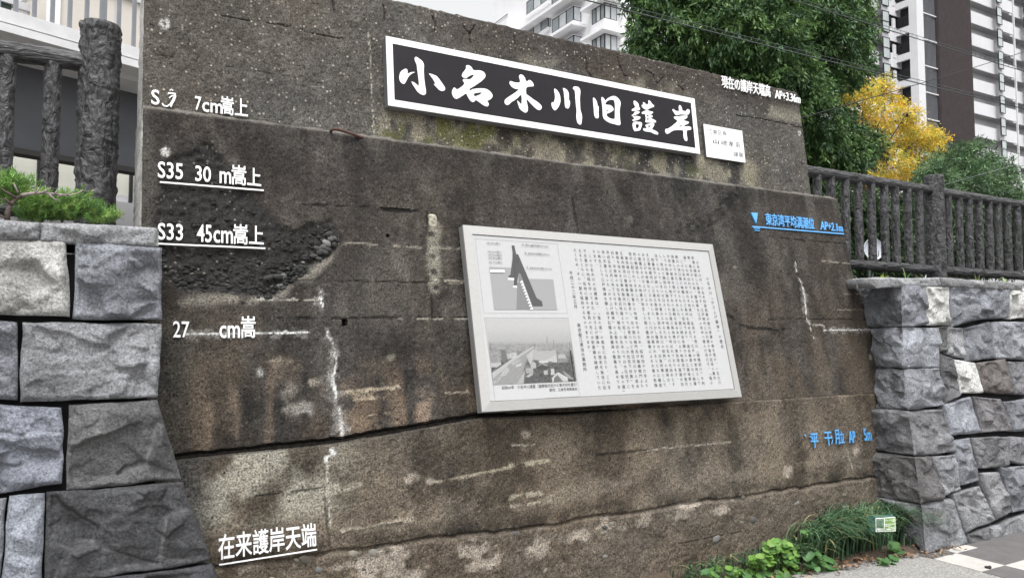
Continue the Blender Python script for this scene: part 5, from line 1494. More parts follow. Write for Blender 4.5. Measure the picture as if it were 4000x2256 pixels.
# abutment and ground-level screen beyond the bridge
mb = MB(); bbox(mb, -4, 14, 6.3, 6.7, 1.93, 4.62); o = mb.build('low_wall', M['building_grey']); tag(o, 'low grey concrete wall beneath the bridge, carrying cream screen panels', 'low wall')
se = empty('screen_fence', tuple(B0 + bnr * 6.5 + np.array([0, 0, 4.62])), 'cream screen fence with thin black posts, seen under the bridge', 'fence')
for k in range(18):
    s0 = -4 + k * 0.98
    mb = MB(); bbox(mb, s0 + 0.03, s0 + 0.95, 6.48, 6.50, 4.80, 5.62); mb.build('panel', M['cream'], se)
    mb = MB(); bbox(mb, s0 + 0.03, s0 + 0.95, 6.48, 6.50, 4.66, 4.795); mb.build('mesh_panel', M['building_grey'], se)
    mb = MB(); bbox(mb, s0 - 0.035, s0 + 0.035, 6.42, 6.54, 4.621, 5.72); mb.build('post', M['dark_metal'], se)
# houses behind the railing
def bld_wall(name, px0, px1, dist, z1, mat, label):
    a = onplane(px0, 200, B0 + bnr * dist, bnr); b = onplane(px1, 200, B0 + bnr * dist, bnr)
    s0, s1 = (a - B0) @ bd, (b - B0) @ bd
    e = empty(name, tuple(a * [1, 1, 0] + [0, 0, 1.93]), label, 'building')
    mb = MB(); bbox(mb, s0, s1, dist, dist + 5, 1.93, z1); mb.build('wall', mat, e)
    mb = MB(); bbox(mb, s0 - 0.1, s1 + 0.1, dist - 0.1, dist + 5.1, z1, z1 + 0.25); mb.build('roof', M['building_grey'], e)
    return e, s0, s1
e, s0, s1 = bld_wall('beige_building', 226, 900, 14.5, 13.0, M['beige'], 'plain beige clad building behind the bridge railing')
mb = MB(); bbox(mb, s0 - 0.3, s0 - 0.005, 14.4, 14.7, 1.93, 13.0); mb.build('corner_pillar', M['building_white'], e)
for k in range(1, 7):
    mb = MB(); bbox(mb, s0 + k * 1.7, s0 + k * 1.7 + 0.02, 14.48, 14.5, 1.95, 12.9); mb.build('panel_joint', M['building_grey'], e)
e, s0, s1 = bld_wall('white_house', 40, 222, 17.0, 12.5, M['building_white'], 'white house with a dark window band behind the bridge railing')
mb = MB(); bbox(mb, s0 + 0.05, s0 + 3.4, 16.95, 16.998, 9.35, 10.6); mb.build('window', M['glass'], e)
mb = MB(); bbox(mb, s0 + 3.05, s0 + 3.35, 16.9, 16.949, 8.0, 12.4); mb.build('downpipe', M['building_grey'], e)
e, s0, s1 = bld_wall('green_shed', -300, 38, 15.5, 12.0, M['dark_green'], 'dark green building at the left edge behind the bridge railing')
mb = MB(); bbox(mb, s1 - 2.2, s1 - 1.2, 15.45, 15.498, 7.8, 9.4); mb.build('window', M['glass'], e)

# ------------------------------------------------------------------ white apartment block (centre) and tower block (right)
def pxX(px, Y): return float(at(px, 230, Y)[0]) if Y > 30 else Y * math.tan(math.atan((px - 2000) / FPX) + YAW)
ab = empty('apartment_building', (46, 62, 1.93), 'white apartment block with hooded corner bay windows, above the middle of the concrete wall', 'building')
AY = 56.4; AX = float(at(2361, 60, AY - 0.55)[0]) + 0.55
mb = MB(); mb.box(AX, AX + 16, AY, AY + 9.0, 1.93, 48); mb.build('wall', M['building_white'], ab)
mb = MB(); mb.box(AX - 0.02 + 0.9, AX + 16, AY + 9.0, AY + 24, 1.93, 48); mb.build('rear_wing', M['building_white'], ab)
mb = MB(); mb.box(AX - 0.2, AX + 16.2, AY - 0.2, AY + 24.2, 48, 48.6); mb.build('roof', M['building_grey'], ab)
def hood(x0, x1, y0, y1, z, t=0.22):
    mb = MB(); mb.box(x0, x1, y0, y1, z, z + t); return mb.build('hood', M['building_white'], ab)
def bay(y0, y1, z0, h, dep=0.75, corner=False, xw=AX):
    """bay window on the side wall (normal -X), optionally wrapping the near corner"""
    xe = xw + (0.95 if corner else 0.0)
    yn = AY - dep if corner else y0
    zlow = z0 - 1.12 if corner else z0 - 0.35
    for nm, a, b_ in (('bay_sill', zlow, z0), ('bay_lintel', z0 + h, z0 + h + 0.06)):
        mb = MB(); mb.box(xw - dep, xe if corner else xw, yn, y1, a, b_); mb.build(nm, M['building_white'], ab)
    f = MB(); ya = yn; x_ = xw - dep; n = 3; panes = []
    for k in range(n + 1):
        yy = ya + (y1 - ya) * k / n
        f.box(x_ + 0.02, x_ + 0.10, max(yy - 0.06, ya), min(yy + 0.06, y1), z0, z0 + h)
    f.box(x_ + 0.021, x_ + 0.099, ya, y1, z0, z0 + 0.07); f.box(x_ + 0.021, x_ + 0.099, ya, y1, z0 + h - 0.07, z0 + h)
    for k in range(n):
        g_ = MB(); g_.box(x_ + 0.05, x_ + 0.07, ya + (y1 - ya) * k / n, ya + (y1 - ya) * (k + 1) / n, z0 + 0.01, z0 + h - 0.01); panes.append((g_, 'curtain' if k % 2 else 'glass'))
    # return face towards the viewer
    xq = xe if corner else xw
    for k in (0, 1, 2) if corner else (0, 2):
        xx = x_ + (xq - x_) * k / 2
        f.box(max(xx - 0.05, x_ + 0.02), min(xx + 0.05, xq), ya + 0.02, ya + 0.10, z0, z0 + h)
    f.box(x_ + 0.1, xq, ya + 0.021, ya + 0.099, z0, z0 + 0.07); f.box(x_ + 0.1, xq, ya + 0.021, ya + 0.099, z0 + h - 0.07, z0 + h)
    g_ = MB(); g_.box(x_ + 0.1, xq, ya + 0.05, ya + 0.07, z0 + 0.01, z0 + h - 0.01); panes.append((g_, 'curtain'))
    w = f.build('window', M['dark_metal'], ab)
    for g_, mt_ in panes: g_.build('pane', M[mt_], w)
    # jamb at the far end
    m2 = MB(); m2.box(xw - dep, xw, y1, y1 + 0.12, zlow, z0 + h + 0.06); m2.build('bay_jamb', M['building_white'], ab)
    if corner: m2 = MB(); m2.box(xe, xe + 0.1, AY - dep, AY, zlow, z0 + h + 0.06); m2.build('bay_jamb', M['building_white'], ab)
zc = at(2361, 60, AY)[2]
fl = 2.95
for k in (-4, -3, -2, -1, 0, 1, 2):
    z = zc - 0.55 + k * fl
    bay(0, AY + 1.5, z, 1.5, 0.55, True)
    hood(AX - 1.25, AX + 1.7, AY - 1.25, AY + 2.4, z - 1.40, 0.26)
    z2 = z - 1.55
    bay(AY + 4.0, AY + 8.0, z2, 1.45, 0.95)
    hood(AX - 1.7, AX, AY + 3.2, AY + 9.0, z2 + 2.1, 0.30)
    z3 = z + 0.6
    bay(AY + 11.0, AY + 15.6, z3, 1.5, 0.35, xw=AX + 0.88)
    hood(AX - 0.4, AX + 0.88, AY + 10.2, AY + 16.5, z3 - 1.9, 0.28)
    mb = MB(); mb.box(AX - 0.9, AX + 0.88, AY + 17.5, AY + 24, z3 - 1.1, z3 - 0.95); mb.box(AX - 0.9, AX - 0.78, AY + 17.5, AY + 24, z3 - 0.95, z3 + 0.1)
    mb.build('balcony', M['building_white'], ab)
    mb = MB()
    for j in range(26): mb.box(AX - 0.86, AX - 0.83, AY + 17.5 + j * 0.25, AY + 17.53 + j * 0.25, z3 + 0.1, z3 + 0.55)
    mb.box(AX - 0.87, AX - 0.82, AY + 17.5, AY + 24, z3 + 0.55, z3 + 0.6); mb.build('balcony_railing', M['dark_metal'], ab)

tb = empty('apartment_tower', (85, 52, 1.93), 'tall white apartment tower with open corridors and a brown louvred stair shaft, at the right', 'building')
YL, YR, YF = 51.0, 53.4, 48.0
xa, xb = 60.0, pxX(3521, YL)
flr = 2.95
tz = lambda px, py, Y: at(px, py, Y)[2]
zL = tz(3367, 33, YL)              # underside of one left parapet
zR = tz(3790, 87, YR)
xr0, xr1 = pxX(3700, YR), pxX(4330, YR)
def wing(x0, x1, Y, z0, sides):
    mb = MB(); mb.box(x0, x1, Y + 1.0, Y + 12, 1.93, 52); mb.build('wall', M['building_grey'], tb)
    for k in range(-9, 6):
        z = z0 + k * flr
        mb = MB(); mb.box(x0, x1, Y + 0.12, Y + 1.0, z - 0.02, z + 0.18); mb.build('corridor_slab', M['soffit'], tb)
        mb = MB()
        for a, b, dy in sides: mb.box(a, b, Y - dy, Y - dy + 0.14, z, z + 1.58)
        mb.build('parapet', M['tower_white'], tb)
xf1 = pxX(3444, YL - 0.5); xf2 = pxX(3470, YL - 0.5)
wing(xa, xb, YL, zL, [(xa, xf1 + 0.3, 0.0), (xf1 + 0.3, xb, 0.55)])
f2 = [pxX(3879, YR), pxX(3985, YR)]
f3 = [f2[0] + 1.0 * (f2[1] - f2[0]) * j for j in range(5)]
sd_ = []
prev = xr0
for j, x in enumerate(f3):
    sd_.append((prev, x + 0.4, 0.0)); sd_.append((x + 0.4, x + 0.5 * (f2[1] - f2[0]) + 0.9, 0.45)); prev = x + 0.5 * (f2[1] - f2[0]) + 0.9
wing(xr0, xr1 + 6, YR, zR, [q for q in sd_ if q[0] < xr1 + 6])
def screen(x, w, Y, z, h):
    mb = MB(); mb.box(x, x + w, Y - 0.72, Y - 0.66, z, z + h)
    s = mb.build('glass_screen', M['green_glass'], tb)
    mb = MB()
    mb.box(x - 0.05, x, Y - 0.76, Y - 0.62, z - 0.05, z + h + 0.05); mb.box(x + w, x + w + 0.05, Y - 0.76, Y - 0.62, z - 0.05, z + h + 0.05)
    mb.box(x, x + w, Y - 0.76, Y - 0.62, z + h, z + h + 0.05); mb.box(x, x + w, Y - 0.76, Y - 0.62, z - 0.05, z); mb.box(x, x + w, Y - 0.755, Y - 0.625, z + h * 0.5 - 0.04, z + h * 0.5 + 0.04)
    mb.build('screen_frame', M['dark_metal'], s)
for k in range(-9, 5):
    screen(xf1 + 0.05, xf2 - xf1 - 0.1, YL - 0.0, zL + k * flr + 0.75, 2.25)
    for x in f3:
        if x < xr1 + 5: screen(x, 1.05, YR, zR + k * flr + 0.62, 2.2)
for j, x in enumerate(f3):
    xm = x + 0.5 * (f2[1] - f2[0]) + 0.9 + 0.7
    mb = MB(); mb.box(xm, xm + 0.22, YR - 0.25, YR - 0.03, 1.93, 52); mb.build('drainpipe', M['tower_white'], tb)
# open stair shaft
xc0, xc1 = pxX(3586, YF), pxX(3612, YF)
mb = MB(); mb.box(xc0, xc1, YF, YF + 0.9, 1.93, 54); mb.build('stair_column', M['tower_white'], tb)
mb = MB(); mb.box(xc0 + 0.9, xc1 + 8.2, YF + 1.0, YL + 5, 1.93, 54); mb.build('stair_core', M['dark_metal'], tb)
zB = tz(3586, 116, YF)
for k in range(-9, 6):
    z = zB + k * flr
    mb = MB(); mb.box(xc0 - 0.02, xc0 + 0.32, YF + 0.9, YL + 1.7, z, z + 0.75); mb.box(xb, xc0 - 0.02, YL + 0.6, YL + 1.7, z + 0.2, z + 0.75)
    mb.build('landing_beam', M['tower_white'], tb)
    mb = MB()
    for j in range(11): mb.box(xc0 + 0.1, xc0 + 0.14, YF + 0.95 + j * 0.17, YF + 0.99 + j * 0.17, z + 0.75, z + 1.85)
    mb.box(xc0 + 0.09, xc0 + 0.15, YF + 0.9, YF + 2.8, z + 1.85, z + 1.91)
    mb.build('landing_railing', M['dark_metal'], tb)
    mb = MB(); mb.box(xc0 - 0.6, xc0 - 0.1, YL - 0.6, YL - 0.45, z + 0.5, z + 2.0); mb.build('pier_panel', M['tower_white'], tb)
    mb = MB(); mb.box(xb + 0.06, xb + 0.4, YL - 0.5, YL - 0.2, z + 0.2, z + 2.2); mb.build('service_duct', M['dark_metal'], tb)
# slatted stair screen and the brown louvred face
xs0, xs1 = xc1 + 0.02, pxX(3668, YF)
zS = tz(3640, 57, YF)
for k in range(-9, 6):
    z = zS + k * flr
    mb = MB()
    for j in range(12): mb.box(xs0 + (xs1 - xs0) * j / 12, xs0 + (xs1 - xs0) * j / 12 + 0.05, YF + 0.25, YF + 0.32, z + 0.1, z + 2.75)
    mb.build('stair_screen', M['grey_metal'], tb)
    mb = MB(); mb.box(xs0, xs1, YF + 0.15, YF + 0.95, z - 0.06, z + 0.06); mb.build('stair_landing', M['tower_white'], tb)
xl0, xl1 = xs1, pxX(3795, YF)
mb = MB(); mb.box(xl0, xl1, YF - 0.02, YF + 5, 1.93, 54)
mb.build('louvre_shaft', M['brown_fin'], tb)
mb = MB()
nf = 44
for j in range(nf):
    x = xl0 + (xl1 - xl0) * (j + 0.3) / nf; mb.box(x, x + 0.06, YF - 0.12, YF - 0.021, 1.95, 54)
mb.build('louvre_fins', M['brown_fin'], tb)
mb = MB(); mb.box(xa - 0.5, xr1 + 6.5, YL + 1.2, YR + 12, 54.05, 54.8); mb.build('roof', M['building_grey'], tb)

p = at(1933, 40, 24.0)
o = MB().tube([(p[0], 24, 1.93), (p[0], 24, 5), (p[0], 24, 12.8)], [0.07, 0.065, 0.055], 10).build('steel_pole', M['grey_metal'], None, True)
tag(o, 'plain grey steel pole behind the concrete wall crest, beside the white apartment block', 'pole')
# ------------------------------------------------------------------ cables
def cable(label, a, b, Y, sag, r, mat, twin=False, group='overhead cables crossing the sky'):
    A_, B_ = at(*a, Y), at(*b, Y)
    d = B_ - A_
    A2, B2 = A_ - d * 0.9, B_ + d * 0.7
    n = 60
    t = np.linspace(0, 1, n)[:, None]
    P = A2 * (1 - t) + B2 * t
    P[:, 2] -= sag * 4 * (t[:, 0] * (1 - t[:, 0])) - sag * 4 * 0.346 * 0.654
    e = empty('overhead_cable', tuple(P[n // 2]), label, 'cable', group)
    MB().tube(P, r, 6).build('conductor', mat, e, True)
    if twin:
        P2_ = P.copy(); P2_[:, 2] += 0.075; P2_[:, 1] += 0.01
        MB().tube(P2_, r * 0.55, 5).build('messenger_wire', mat, e, True)
        m = 900; tt = np.linspace(0, 1, m); base = A2 + (B2 - A2) * tt[:, None]
        base[:, 2] -= sag * 4 * (tt * (1 - tt)) - sag * 4 * 0.346 * 0.654
        ph = np.arange(m) * 0.75
        Q = base.copy(); Q[:, 2] += 0.038 + 0.05 * np.cos(ph); Q[:, 1] += 0.03 * np.sin(ph)
        MB().tube(Q, 0.0022, 4).build('lashing_wire', mat, e, True)
    return e
cable('grey lashed twin cable crossing in front of the white block and the big tree', (2285, 0), (4000, 427), 9.0, 0.10, 0.010, M['wire'], True)
cable('grey lashed twin cable, the higher one, crossing the brown shaft', (3093, 0), (4000, 280), 9.6, 0.05, 0.009, M['wire'], True)
cable('single black cable sloping up to the right before the yellow tree', (3283, 417), (4000, 205), 9.0, 0.10, 0.008, M['black_wire'])
cable('thin pale wire low over the green bush, above the fence', (3675, 725), (4000, 634), 8.0, 0.0, 0.004, M['grey_metal'])

# ------------------------------------------------------------------ trees
def leaf_mesh(C, Dr, ln, wd, col, rs, fold=0.25):
    """C centres, Dr axis directions (N,3); diamond leaves folded on the midrib"""
    n = len(C)
    Dr = Dr / (np.linalg.norm(Dr, axis=1)[:, None] + 1e-9)
    rv = rs.normal(0, 1, (n, 3)); rv[:, 2] += 1.6
    W = np.cross(Dr, rv); W /= np.linalg.norm(W, axis=1)[:, None] + 1e-9
    Nn = np.cross(W, Dr)
    ln = np.broadcast_to(ln, (n,))[:, None]; wd = np.broadcast_to(wd, (n,))[:, None]
    a = C; b = C + Dr * ln * 0.45 + W * wd * 0.5 - Nn * wd * fold; c = C + Dr * ln - Nn * ln * 0.08; d = C + Dr * ln * 0.45 - W * wd * 0.5 - Nn * wd * fold
    V = np.stack([a, b, c, d], 1).reshape(-1, 3)
    i = np.arange(n) * 4
    F = np.stack([np.stack([i, i + 1, i + 2], 1), np.stack([i, i + 2, i + 3], 1)], 1).reshape(-1, 3)
    return V, F, np.repeat(col, 4, 0)

def crown(lobes, sprigs, per, ln, wd, palette, seed, droop=0.4, spread=0.16, shell=0.55, squash=1.0):
    """leaf sprays spread through a set of lobes; lobes: (centre, radius)"""
    rs = np.random.RandomState(seed)
    w = np.array([r ** 2 for _, r in lobes]); w /= w.sum()
    pick = rs.choice(len(lobes), sprigs, p=w)
    cen = np.array([lobes[k][0] for k in pick]); rad = np.array([lobes[k][1] for k in pick])
    d = rs.normal(0, 1, (sprigs, 3)); d /= np.linalg.norm(d, axis=1)[:, None]
    rr = (shell + (1 - shell) * rs.rand(sprigs) ** 0.6) * (1 + 0.12 * rs.normal(0, 1, sprigs))
    sc3 = np.array([1, 1, squash])
    S_ = cen + d * sc3 * (rad * rr)[:, None]
    keep = np.ones(sprigs, bool)                       # thin out sprays buried inside another lobe
    for c, r in lobes:
        q = np.linalg.norm((S_ - c) / sc3, axis=1) / r
        keep &= ~((q < 0.45) & (rs.rand(sprigs) < 0.75))
    S_, d = S_[keep], d[keep]
    n = len(S_)
    pal = np.array(palette); pc = pal[rs.randint(0, len(pal), n)] * rs.uniform(0.75, 1.25, (n, 1))
    axis = d * 0.9 + rs.normal(0, 0.45, (n, 3)); axis[:, 2] -= droop; axis /= np.linalg.norm(axis, axis=1)[:, None]
    t = rs.rand(n, per)
    C = S_[:, None, :] + axis[:, None, :] * (t[..., None] - 0.4) * spread * 2.0 + rs.normal(0, spread * 0.28, (n, per, 3))
    Dr = axis[:, None, :] * 0.8 + rs.normal(0, 0.62, (n, per, 3)); Dr[..., 2] -= droop * 0.7
    col = pc[:, None, :] * rs.uniform(0.8, 1.2, (n, per, 1))
    L = ln * rs.uniform(0.7, 1.25, n * per)
    return leaf_mesh(C.reshape(-1, 3), Dr.reshape(-1, 3), L, wd * L / ln, col.reshape(-1, 3), rs)

def tree(name, label, cat, base, lobes, args, mat, tr, seed, limbs=True, group=None, part='crown'):
    e = empty(name, tuple(base), label, cat, group)
    V, F, c = crown(lobes, seed=seed, **args)
    mesh(part, V, F, mat, e, False, c)
    rs = np.random.RandomState(seed + 1)
    mb = MB()
    base = np.array(base, float)
    cen = np.mean([l[0] for l in lobes], 0); topz = max(l[0][2] for l in lobes)
    fork = base * 0.45 + np.array([cen[0], cen[1], base[2]]) * 0.55; fork[2] = base[2] + 0.42 * (cen[2] - base[2])
    n = 8; t = np.linspace(0, 1, n)[:, None]
    P = base * (1 - t) + fork * t + np.sin(t * 5 + seed) * 0.04
    mb.tube(P, np.linspace(tr, tr * 0.75, n), 12)
    mb.build('trunk', M['trunk'], e, True)
    if limbs:
        for c_, r in lobes:
            c_ = np.array(c_); t = np.linspace(0, 1, 9)[:, None]
            mid = fork * 0.5 + c_ * 0.5 + np.array([0, 0, 0.2]) + rs.normal(0, 0.12, 3)
            P = fork * (1 - t) ** 2 + 2 * mid * t * (1 - t) + c_ * t ** 2
            mb = MB(); mb.tube(P, np.linspace(tr * 0.5, 0.012, 9), 7)
            for _ in range(5):
                k = rs.randint(4, 9); q = P[min(k, 8)]; dd = rs.normal(0, 1, 3); dd /= np.linalg.norm(dd)
                mb.tube([q, q + dd * r * 0.4 + [0, 0, 0.03], q + dd * r * 0.8], [0.014, 0.009, 0.004], 5)
            mb.build('limb', M['trunk'], e, True)
    return e

def lob(px, py, rpx, Y, dy=0.0):
    p = at(px, py, Y + dy); t = (p - CAM) @ fwd
    return (p, rpx * t / FPX)

TG = [(0.055, 0.110, 0.038), (0.080, 0.150, 0.050), (0.105, 0.190, 0.060), (0.042, 0.088, 0.036), (0.135, 0.230, 0.070), (0.065, 0.125, 0.055)]
L_ = [(2610, 120, 150, 0), (2590, -70, 165, .3), (2790, -90, 190, .8), (2790, 110, 190, -.5), (2950, 20, 190, -.3), (2990, 210, 170, -.8), (3140, 50, 180, 0), (3230, -90, 170, .5), (3240, 190, 150, -.4), (3310, 255, 85, .2),
      (2640, 250, 140, .2), (2840, 310, 160, -.3), (3050, 370, 160, -.6), (3145, 330, 105, -.2), (3165, 500, 135, -.5), (3300, 505, 62, -.2), (3290, 620, 95, -.3), (3190, 650, 150, .2), (3385, 565, 60, 0), (3000, 540, 180, .3), (3080, 700, 150, .2),
      (3330, 110, 70, .1), (3280, 30, 90, .4), (2530, 190, 60, .1), (2560, 300, 90, .5), (2700, 400, 140, .5)]
tree('evergreen_tree', 'large dark evergreen tree with dense drooping leaves behind the crest of the concrete wall', 'tree', (11.6, 12.2, 1.93), [lob(x, y, r, 12.0, d) for x, y, r, d in L_],
     dict(sprigs=8200, per=20, ln=0.14, wd=0.046, palette=TG, droop=0.55, spread=0.17, shell=0.62), M['leaf'], 0.24, 5)
YG = [(0.72, 0.55, 0.07), (0.64, 0.52, 0.09), (0.55, 0.50, 0.12), (0.70, 0.42, 0.05), (0.40, 0.43, 0.12)]
L_ = [(3370, 390, 75, 0), (3450, 360, 50, .4), (3545, 440, 55, -.3), (3420, 470, 95, 0), (3540, 530, 90, .2), (3620, 600, 75, 0), (3400, 590, 90, .3), (3490, 650, 95, -.2), (3330, 690, 75, .2), (3650, 660, 55, .1), (3290, 380, 55, .3), (3580, 680, 70, .4), (3420, 720, 70, 0), (3500, 400, 45, .2), (3310, 350, 45, .2), (3380, 335, 55, 0), (3450, 320, 35, .3), (3600, 520, 60, .2), (3680, 610, 45, .1), (3640, 545, 60, .1), (3270, 370, 50, .2), (3275, 330, 35, 0), (3690, 660, 45, 0)]
tree('maple_tree', 'airy tree with yellow and orange autumn leaves in front of the tower', 'tree', (19.6, 16.5, 1.93), [lob(x, y, r, 16.0, d) for x, y, r, d in L_],
     dict(sprigs=2300, per=13, ln=0.10, wd=0.045, palette=YG, droop=0.1, spread=0.16, shell=0.25, squash=0.6), M['leaf_y'], 0.13, 6)
BG = [(0.095, 0.165, 0.080), (0.130, 0.215, 0.105), (0.160, 0.260, 0.120), (0.065, 0.115, 0.06)]
L_ = [(3650, 720, 80, 0), (3700, 660, 75, .2), (3790, 625, 75, 0), (3870, 690, 80, .1), (3925, 760, 60, 0), (3780, 740, 110, -.2), (3680, 800, 90, 0), (3860, 800, 90, .1)]
tree('narrow_leaf_bush', 'green round-topped bush of narrow leaves behind the right fence post', 'bush', (13.7, 9.3, 1.93), [lob(x, y, r, 9.0, d) for x, y, r, d in L_],
     dict(sprigs=1700, per=16, ln=0.13, wd=0.022, palette=BG, droop=0.25, spread=0.11, shell=0.4), M['leaf'], 0.08, 7)
HG = [(0.030, 0.055, 0.024), (0.045, 0.080, 0.034), (0.060, 0.105, 0.040), (0.022, 0.042, 0.02)]
he = [lob(3260 + 62 * k, 850 + 40 * math.sin(k * 1.7) + k * 3, 95, 7.0, 0.25 * math.sin(k * 2.3)) for k in range(17)] + [lob(3280 + 70 * k, 980 + 10 * math.sin(k), 90, 6.8, 0.2 * math.cos(k)) for k in range(15)]
tree('hedge', 'dark green hedge of narrow leaves growing close behind the right fence', 'hedge', (8.6, 7.1, 1.93), he, dict(sprigs=5600, per=16, ln=0.115, wd=0.024, palette=HG, droop=0.45, spread=0.10, shell=0.3), M['leaf'], 0.05, 8, False, part='foliage')

# ------------------------------------------------------------------ plants on and below the walls
def needles(C, Dr, ln, wd, col, rs):
    return leaf_mesh(C, Dr, ln, wd, col, rs, 0.0)
rs = np.random.RandomState(21)
JG = np.array([(0.13, 0.25, 0.06), (0.18, 0.32, 0.08), (0.10, 0.20, 0.06), (0.22, 0.38, 0.10), (0.28, 0.42, 0.12)])
ZT = 2.06
def juniper(clumps, label, woods=None, gold=0.0):
    Vs, Fs, Cs, n0 = [], [], [], 0
    base = at(clumps[0][0], clumps[0][1], 4.05)
    e = empty('juniper_shrub', (base[0], 4.05, 1.95), label, 'shrub', 'junipers on the left stone wall')
    for px, py, rx_, ry_, ns in clumps:
        for _ in range(ns):
            a, b = rs.uniform(-1, 1), rs.uniform(-1, 1)
            if a * a + b * b > 1: continue
            c = at(px + a * rx_, py + b * ry_, 4.05 + rs.uniform(-0.16, 0.16))
            ax = np.array([rs.normal(0.2, 0.7), rs.normal(-0.5, 0.5), rs.uniform(0.2, 1.2)]); ax /= np.linalg.norm(ax)
            m = 46
            t = rs.rand(m)
            L = 0.085
            C = c + ax * (t[:, None] - 0.3) * L
            D = ax + rs.normal(0, 0.55, (m, 3))
            cc = JG[rs.randint(0, 5)] * rs.uniform(0.7, 1.25)
            if rs.rand() < gold: cc = np.array([0.45, 0.30, 0.05])
            V, F, K = needles(C, D, 0.028 * rs.uniform(0.7, 1.3, m), 0.0035, np.tile(cc, (m, 1)) * (0.6 + 0.6 * t[:, None]), rs)
            Vs.append(V); Fs.append(F + n0); Cs.append(K); n0 += len(V)
    mesh('foliage', np.concatenate(Vs), np.concatenate(Fs), M['needle'], e, False, np.concatenate(Cs))
    return e
j1 = juniper([(150, 815, 70, 42, 95), (230, 820, 80, 40, 110), (300, 815, 50, 40, 60), (120, 840, 60, 25, 50)], 'bushy low juniper spreading in front of the left fence post')
j2 = juniper([(395, 852, 48, 18, 55)], 'small golden green juniper sprig at the foot of the left fence post', gold=0.12)
j3 = juniper([(20, 750, 70, 55, 90), (70, 735, 50, 30, 50), (-60, 760, 60, 70, 70)], 'upright juniper with a bare dead branch at the far left edge')
def twig(pts, r0, r1, mat, par, name='branch'):
    P = [at(x, y, 3.84 + k * 0.004) for k, (x, y) in enumerate(pts)]
    MB().tube(P, np.linspace(r0, r1, len(P)), 7).build(name, mat, par, True)
twig([(28, 862), (30, 830), (42, 800), (65, 775), (90, 760)], 0.012, 0.008, M['trunk'], j3)
twig([(84, 762), (120, 756), (165, 752), (205, 757), (240, 760), (275, 763), (300, 756), (325, 741)], 0.008, 0.002, M['dead_wood'], j3, 'dead_branch')
for l in ([(165, 753), (185, 740), (200, 733)], [(215, 757), (222, 743)], [(262, 761), (274, 747)], [(190, 757), (212, 777), (240, 786)], [(70, 752), (58, 725), (54, 715)], [(135, 755), (150, 740), (152, 731)], [(245, 760), (225, 768)]):
    twig(l, 0.005, 0.0015, M['dead_wood'], j3, 'dead_twig')
for l in ([(60, 770), (25, 750), (0, 733)], [(45, 800), (20, 775), (-10, 782)], [(0, 842), (20, 850), (30, 860)]): twig(l, 0.006, 0.002, M['trunk'], j3)

def blades(n, pos, ln, wd, lean, pal, rs, segs=5, curl=1.0):
    """arching grass blades as thin strips"""
    Vs = []; Cs = []; Fs = []
    pal = np.array(pal)
    for i in range(n):
        b = pos[i]; L = ln[i]; az = rs.uniform(0, 6.283)
        ln_ = lean[i] if np.ndim(lean) > 1 else lean
        d = np.array([math.cos(az), math.sin(az), 0]) * rs.uniform(0.15, 0.75) + ln_
        dn = np.linalg.norm(d); d = d / max(dn, 1e-6) * min(dn, 1.0)
        side = np.array([-d[1], d[0], 0]); side /= np.linalg.norm(side) + 1e-9
        c = pal[rs.randint(len(pal))] * rs.uniform(0.7, 1.25)
        k0 = len(Vs)
        for s in range(segs + 1):
            t = s / segs
            h = L * (1.12 * t - curl * 0.80 * t * t)
            p = b + np.array([0, 0, h]) + d * L * (0.12 * t + 0.46 * t * t)
            w = wd * (1 - t) ** 0.6 * 0.5 + 0.0004
            Vs.append(p - side * w); Vs.append(p + side * w)
            Cs.append(c * (0.75 + 0.5 * t)); Cs.append(c * (0.75 + 0.5 * t))
        for s in range(segs):
            a = k0 + s * 2; Fs.append([a, a + 1, a + 3, a + 2])
    return np.array(Vs), Fs, np.array(Cs)
rs = np.random.RandomState(31)
GP = [(0.055, 0.115, 0.055), (0.080, 0.155, 0.075), (0.043, 0.092, 0.046), (0.120, 0.205, 0.105), (0.035, 0.07, 0.036)] * 3 + [(0.30, 0.28, 0.13)]
pos = []; ln = []
def scatter(n, px0, px1, ydep, l0, l1, dens=None):
    k = 0
    while k < n:
        px = rs.uniform(px0, px1)
        x = pxX(px, 3.68); y = rs.uniform(*ydep)
        pos.append(np.array([x, y, float(bed_z(np.array(x), np.array(y)))])); ln.append(rs.uniform(l0, l1) * (1 if y < 3.75 else 0.85)); k += 1
scatter(760, 3090, 3540, (3.56, 3.80), 0.40, 0.66)
scatter(460, 3160, 3500, (3.60, 3.78), 0.54, 0.76)
scatter(260, 2980, 3160, (3.60, 3.80), 0.16, 0.32)
scatter(240, 2640, 3000, (3.64, 3.78), 0.10, 0.26)
scatter(160, 3440, 3570, (3.48, 3.70), 0.14, 0.30)
lean_ = []
for p_ in pos:
    lx = pxX(3462, 3.46)
    near = abs(p_[0] - lx) < 0.16
    lean_.append([0.42 if not near else (0.6 if p_[0] > lx else -0.35), -0.48 if not near else 0.12, 0])
V, F, c = blades(len(pos), pos, ln, 0.0105, np.array(lean_), GP, rs, 6)
o = mesh('grass', V, F, M['leaf'], None, True, c); tag(o, 'dark green mondo grass arching at the foot of the concrete wall', 'grass', kind='stuff')

